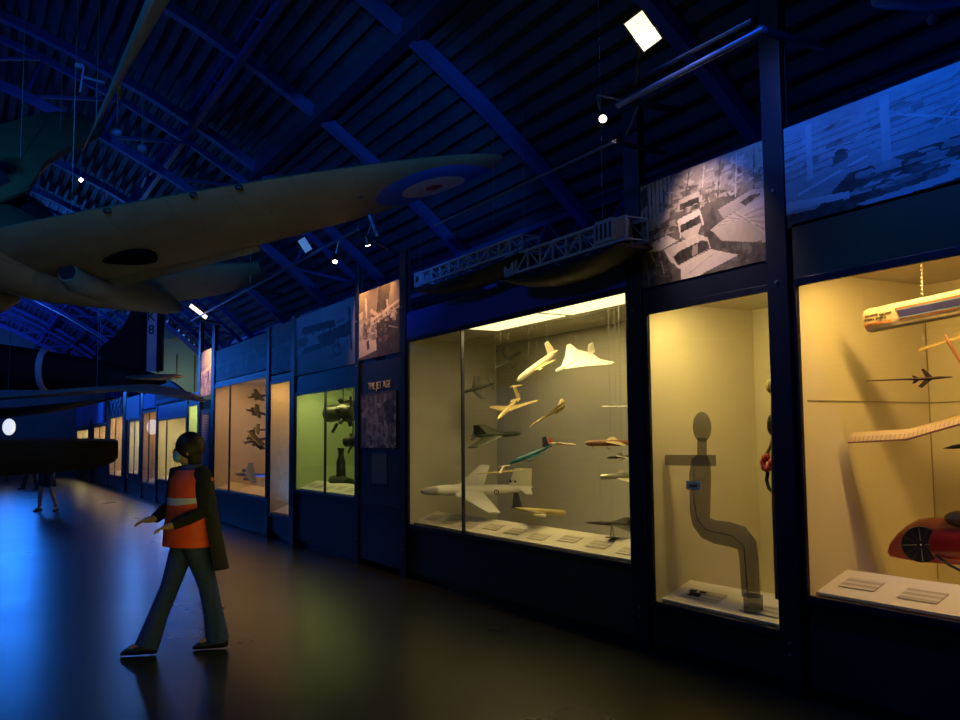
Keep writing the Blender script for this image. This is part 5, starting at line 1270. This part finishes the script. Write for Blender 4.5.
person('distant person in shorts with bare legs walking behind the low wing', fp2, Rz, J2,
    dict(legs='shorts', leg_m=mm('black_shorts', (.015, .015, .02), .8), shoe_m=MT['black_shoe'], shirt_m=mm('dark_shirt', (.03, .03, .04), .8), sleeve='short', sleeve_m=MT['dark_shirt'], hair_m=MT['dark_hair'], hair=.07))
fp3 = onz(30, 489, 0)
person('farther person in dark trousers, only shoes showing beneath the low wing', fp3, Rz+.6, Jw,
    dict(legs='jeans', leg_m=coatm, shoe_m=MT['black_shoe'], shirt_m=MT['dark_shirt'], sleeve='long', sleeve_m=MT['dark_shirt'], hair_m=MT['dark_hair'], hair=.07))

# ---------------------------------------------------------------- hall lighting
BL = (.02, .10, 1.0)
def wash(y, x, z, e, tgt, s=.6, col=BL): light('AREA', (x, y, z), e, col, tgt, s, name='blue_wash')
for y in (1, 5, 9, 13, 18, 24, 30):                 # uplights on top of the cabinets
    wash(y, 6.6, 3.3, 2.3, (5.0, y+1, 9), .8)
for y in (3, 10, 18, 26):                           # uplights hung above the aircraft
    wash(y, -3, 6.2, 2.6, (2.5, y+2, 9.5), 1.0)
for y in (36, 44, 52): wash(y, 0, 5.6, 150, (2, y+4, 10), 1.2, (.03, .12, 1))
light('AREA', (-2.5, 15, 5.8), 85, (.015, .12, 1), (4.6, 18, .6), .8, name='blue_wash')
light('AREA', (-1, 27, 5.6), 300, (.02, .16, 1), (4.6, 33, 1.2), .8, name='blue_wash')
light('AREA', (3.75, 3.1, 4.5), 19, (.01, .16, 1), (4.62, 3.1, 3.25), 3.2, .1, name='blue_wash', spread=70)
light('SPOT', (2.4, 1.5, 3.0), 60, (.03, .3, 1), (4.5, 8.2, 4.5), .1, spot=26, blend=.8, name='blue_spot')  # unseen spot added to tint the fighter's wing tip blue
light('SPOT', (-1.5, .5, 3.9), 2000, (.02, .24, 1), (-.1, 9.8, 4.1), .1, spot=24, blend=.5, name='blue_spot')
light('SPOT', (-1.5, .5, 3.9), 2000, (.02, .24, 1), (2.9, 8.6, 4.6), .1, spot=24, blend=.5, name='blue_spot')
light('AREA', (-4, 7, 6.5), 60, (.02, .3, 1), (1.0, 9.5, 4.0), .8, name='blue_wash')
# unseen area lamps added to put blue reflections in the polished floor
light('AREA', tuple(ony(15, 365, 40)), 230, (.02, .2, 1), (0, 12, 0), 1.8, 2.4, name='added_reflection_lamp')
light('AREA', tuple(ony(143, 372, 36)), 120, (.1, .3, 1), (2, 10, 0), .6, 1.8, name='added_reflection_lamp')
light('AREA', (6.4, 30.6, 3.6), 22, (.8, 1, .7), (6.0, 32.6, 2.4), .3, .3, name='wall_wash')  # unseen lamp added to brighten the partition wall
# weak warm spill on the aircraft undersides
light('AREA', (1.5, 5.5, .6), 10, (1, .85, .14), (1.8, 10, 4), 2.0, name='warm_spill')

wd = bpy.data.worlds.new('world'); sc.world = wd; wd.use_nodes = True
wd.node_tree.nodes['Background'].inputs[0].default_value = (.004, .01, .06, 1); wd.node_tree.nodes['Background'].inputs[1].default_value = .3
sc.view_settings.view_transform = 'Standard'; sc.view_settings.look = 'None'; sc.view_settings.gamma = 1; sc.view_settings.exposure = 0
sc.view_settings.use_curve_mapping = False
sc.cycles.use_denoising = True
sc.cycles.max_bounces = 6; sc.cycles.transparent_max_bounces = 12; sc.cycles.caustics_reflective = False; sc.cycles.caustics_refractive = False
sc.cycles.sample_clamp_indirect = 3
GR = dict(display_case='glazed display cases along the wall', steel_post='steel posts between the display cases', photo_mural='photo murals above the display cases',
    wall_panel='plain panels above the far cases', information_panel='information panels between the cases', lighting_rail='lighting pipes on the posts', floodlight='floodlights on the rig', spotlight='small spotlights on the rig',
    jet_airliner_model='aircraft models in the wide case', jet_fighter_model='aircraft models in the wide case', aero_engine='engines in the green case', hanging_wing_girder='lattice wing frames over the wide case',
    person='people in the hall', ceiling_fixture='unlit fixtures in the roof')
for o in bpy.data.objects:
    if o.parent is None and o.get('label') and not o.get('group'):
        g = GR.get(o.name.split('.')[0])
        if g: o['group'] = g
        elif o.name.startswith('propeller_aircraft_model.'): o['group'] = 'models in the orange-lit case'

# sub-parts: small pieces ride on the part that carries them
bpy.context.view_layer.update()
SUB = dict(label_card='label_ledge', lamp_fitting='case_ceiling', ceiling_diffuser='case_ceiling', mullion='case_frame', fan_blade='fan_disc', wing_rib='wing_panel', stripe_line='stripe',
    rudder_letter='rudder_white', roundel='fuselage', fin_mark='fin', bolt='column', duct_mouth='radiator_duct', lens='housing', lettering='backing_board', tag_print='tag', block_hole='end_block',
    vent_slot='fitted_box', reflective_stripe='safety_vest', cylinder_head='casing', shaft='casing', nose_panel='fuselage')
for root in [o for o in bpy.data.objects if o.parent is None and o.get('label')]:
    kids = list(root.children)
    cen = lambda o: o.matrix_world@(sum((Vector(q) for q in o.bound_box), Vector())/8)
    for c in kids:
        tgt = SUB.get(c.name.split('.')[0])
        cand = [k for k in kids if tgt and k.name.split('.')[0] == tgt]
        if not cand: continue
        p = min(cand, key=lambda k: (cen(k)-cen(c)).length)
        mw = c.matrix_world.copy(); c.parent = p; c.matrix_parent_inverse = p.matrix_world.inverted(); c.matrix_basis = mw
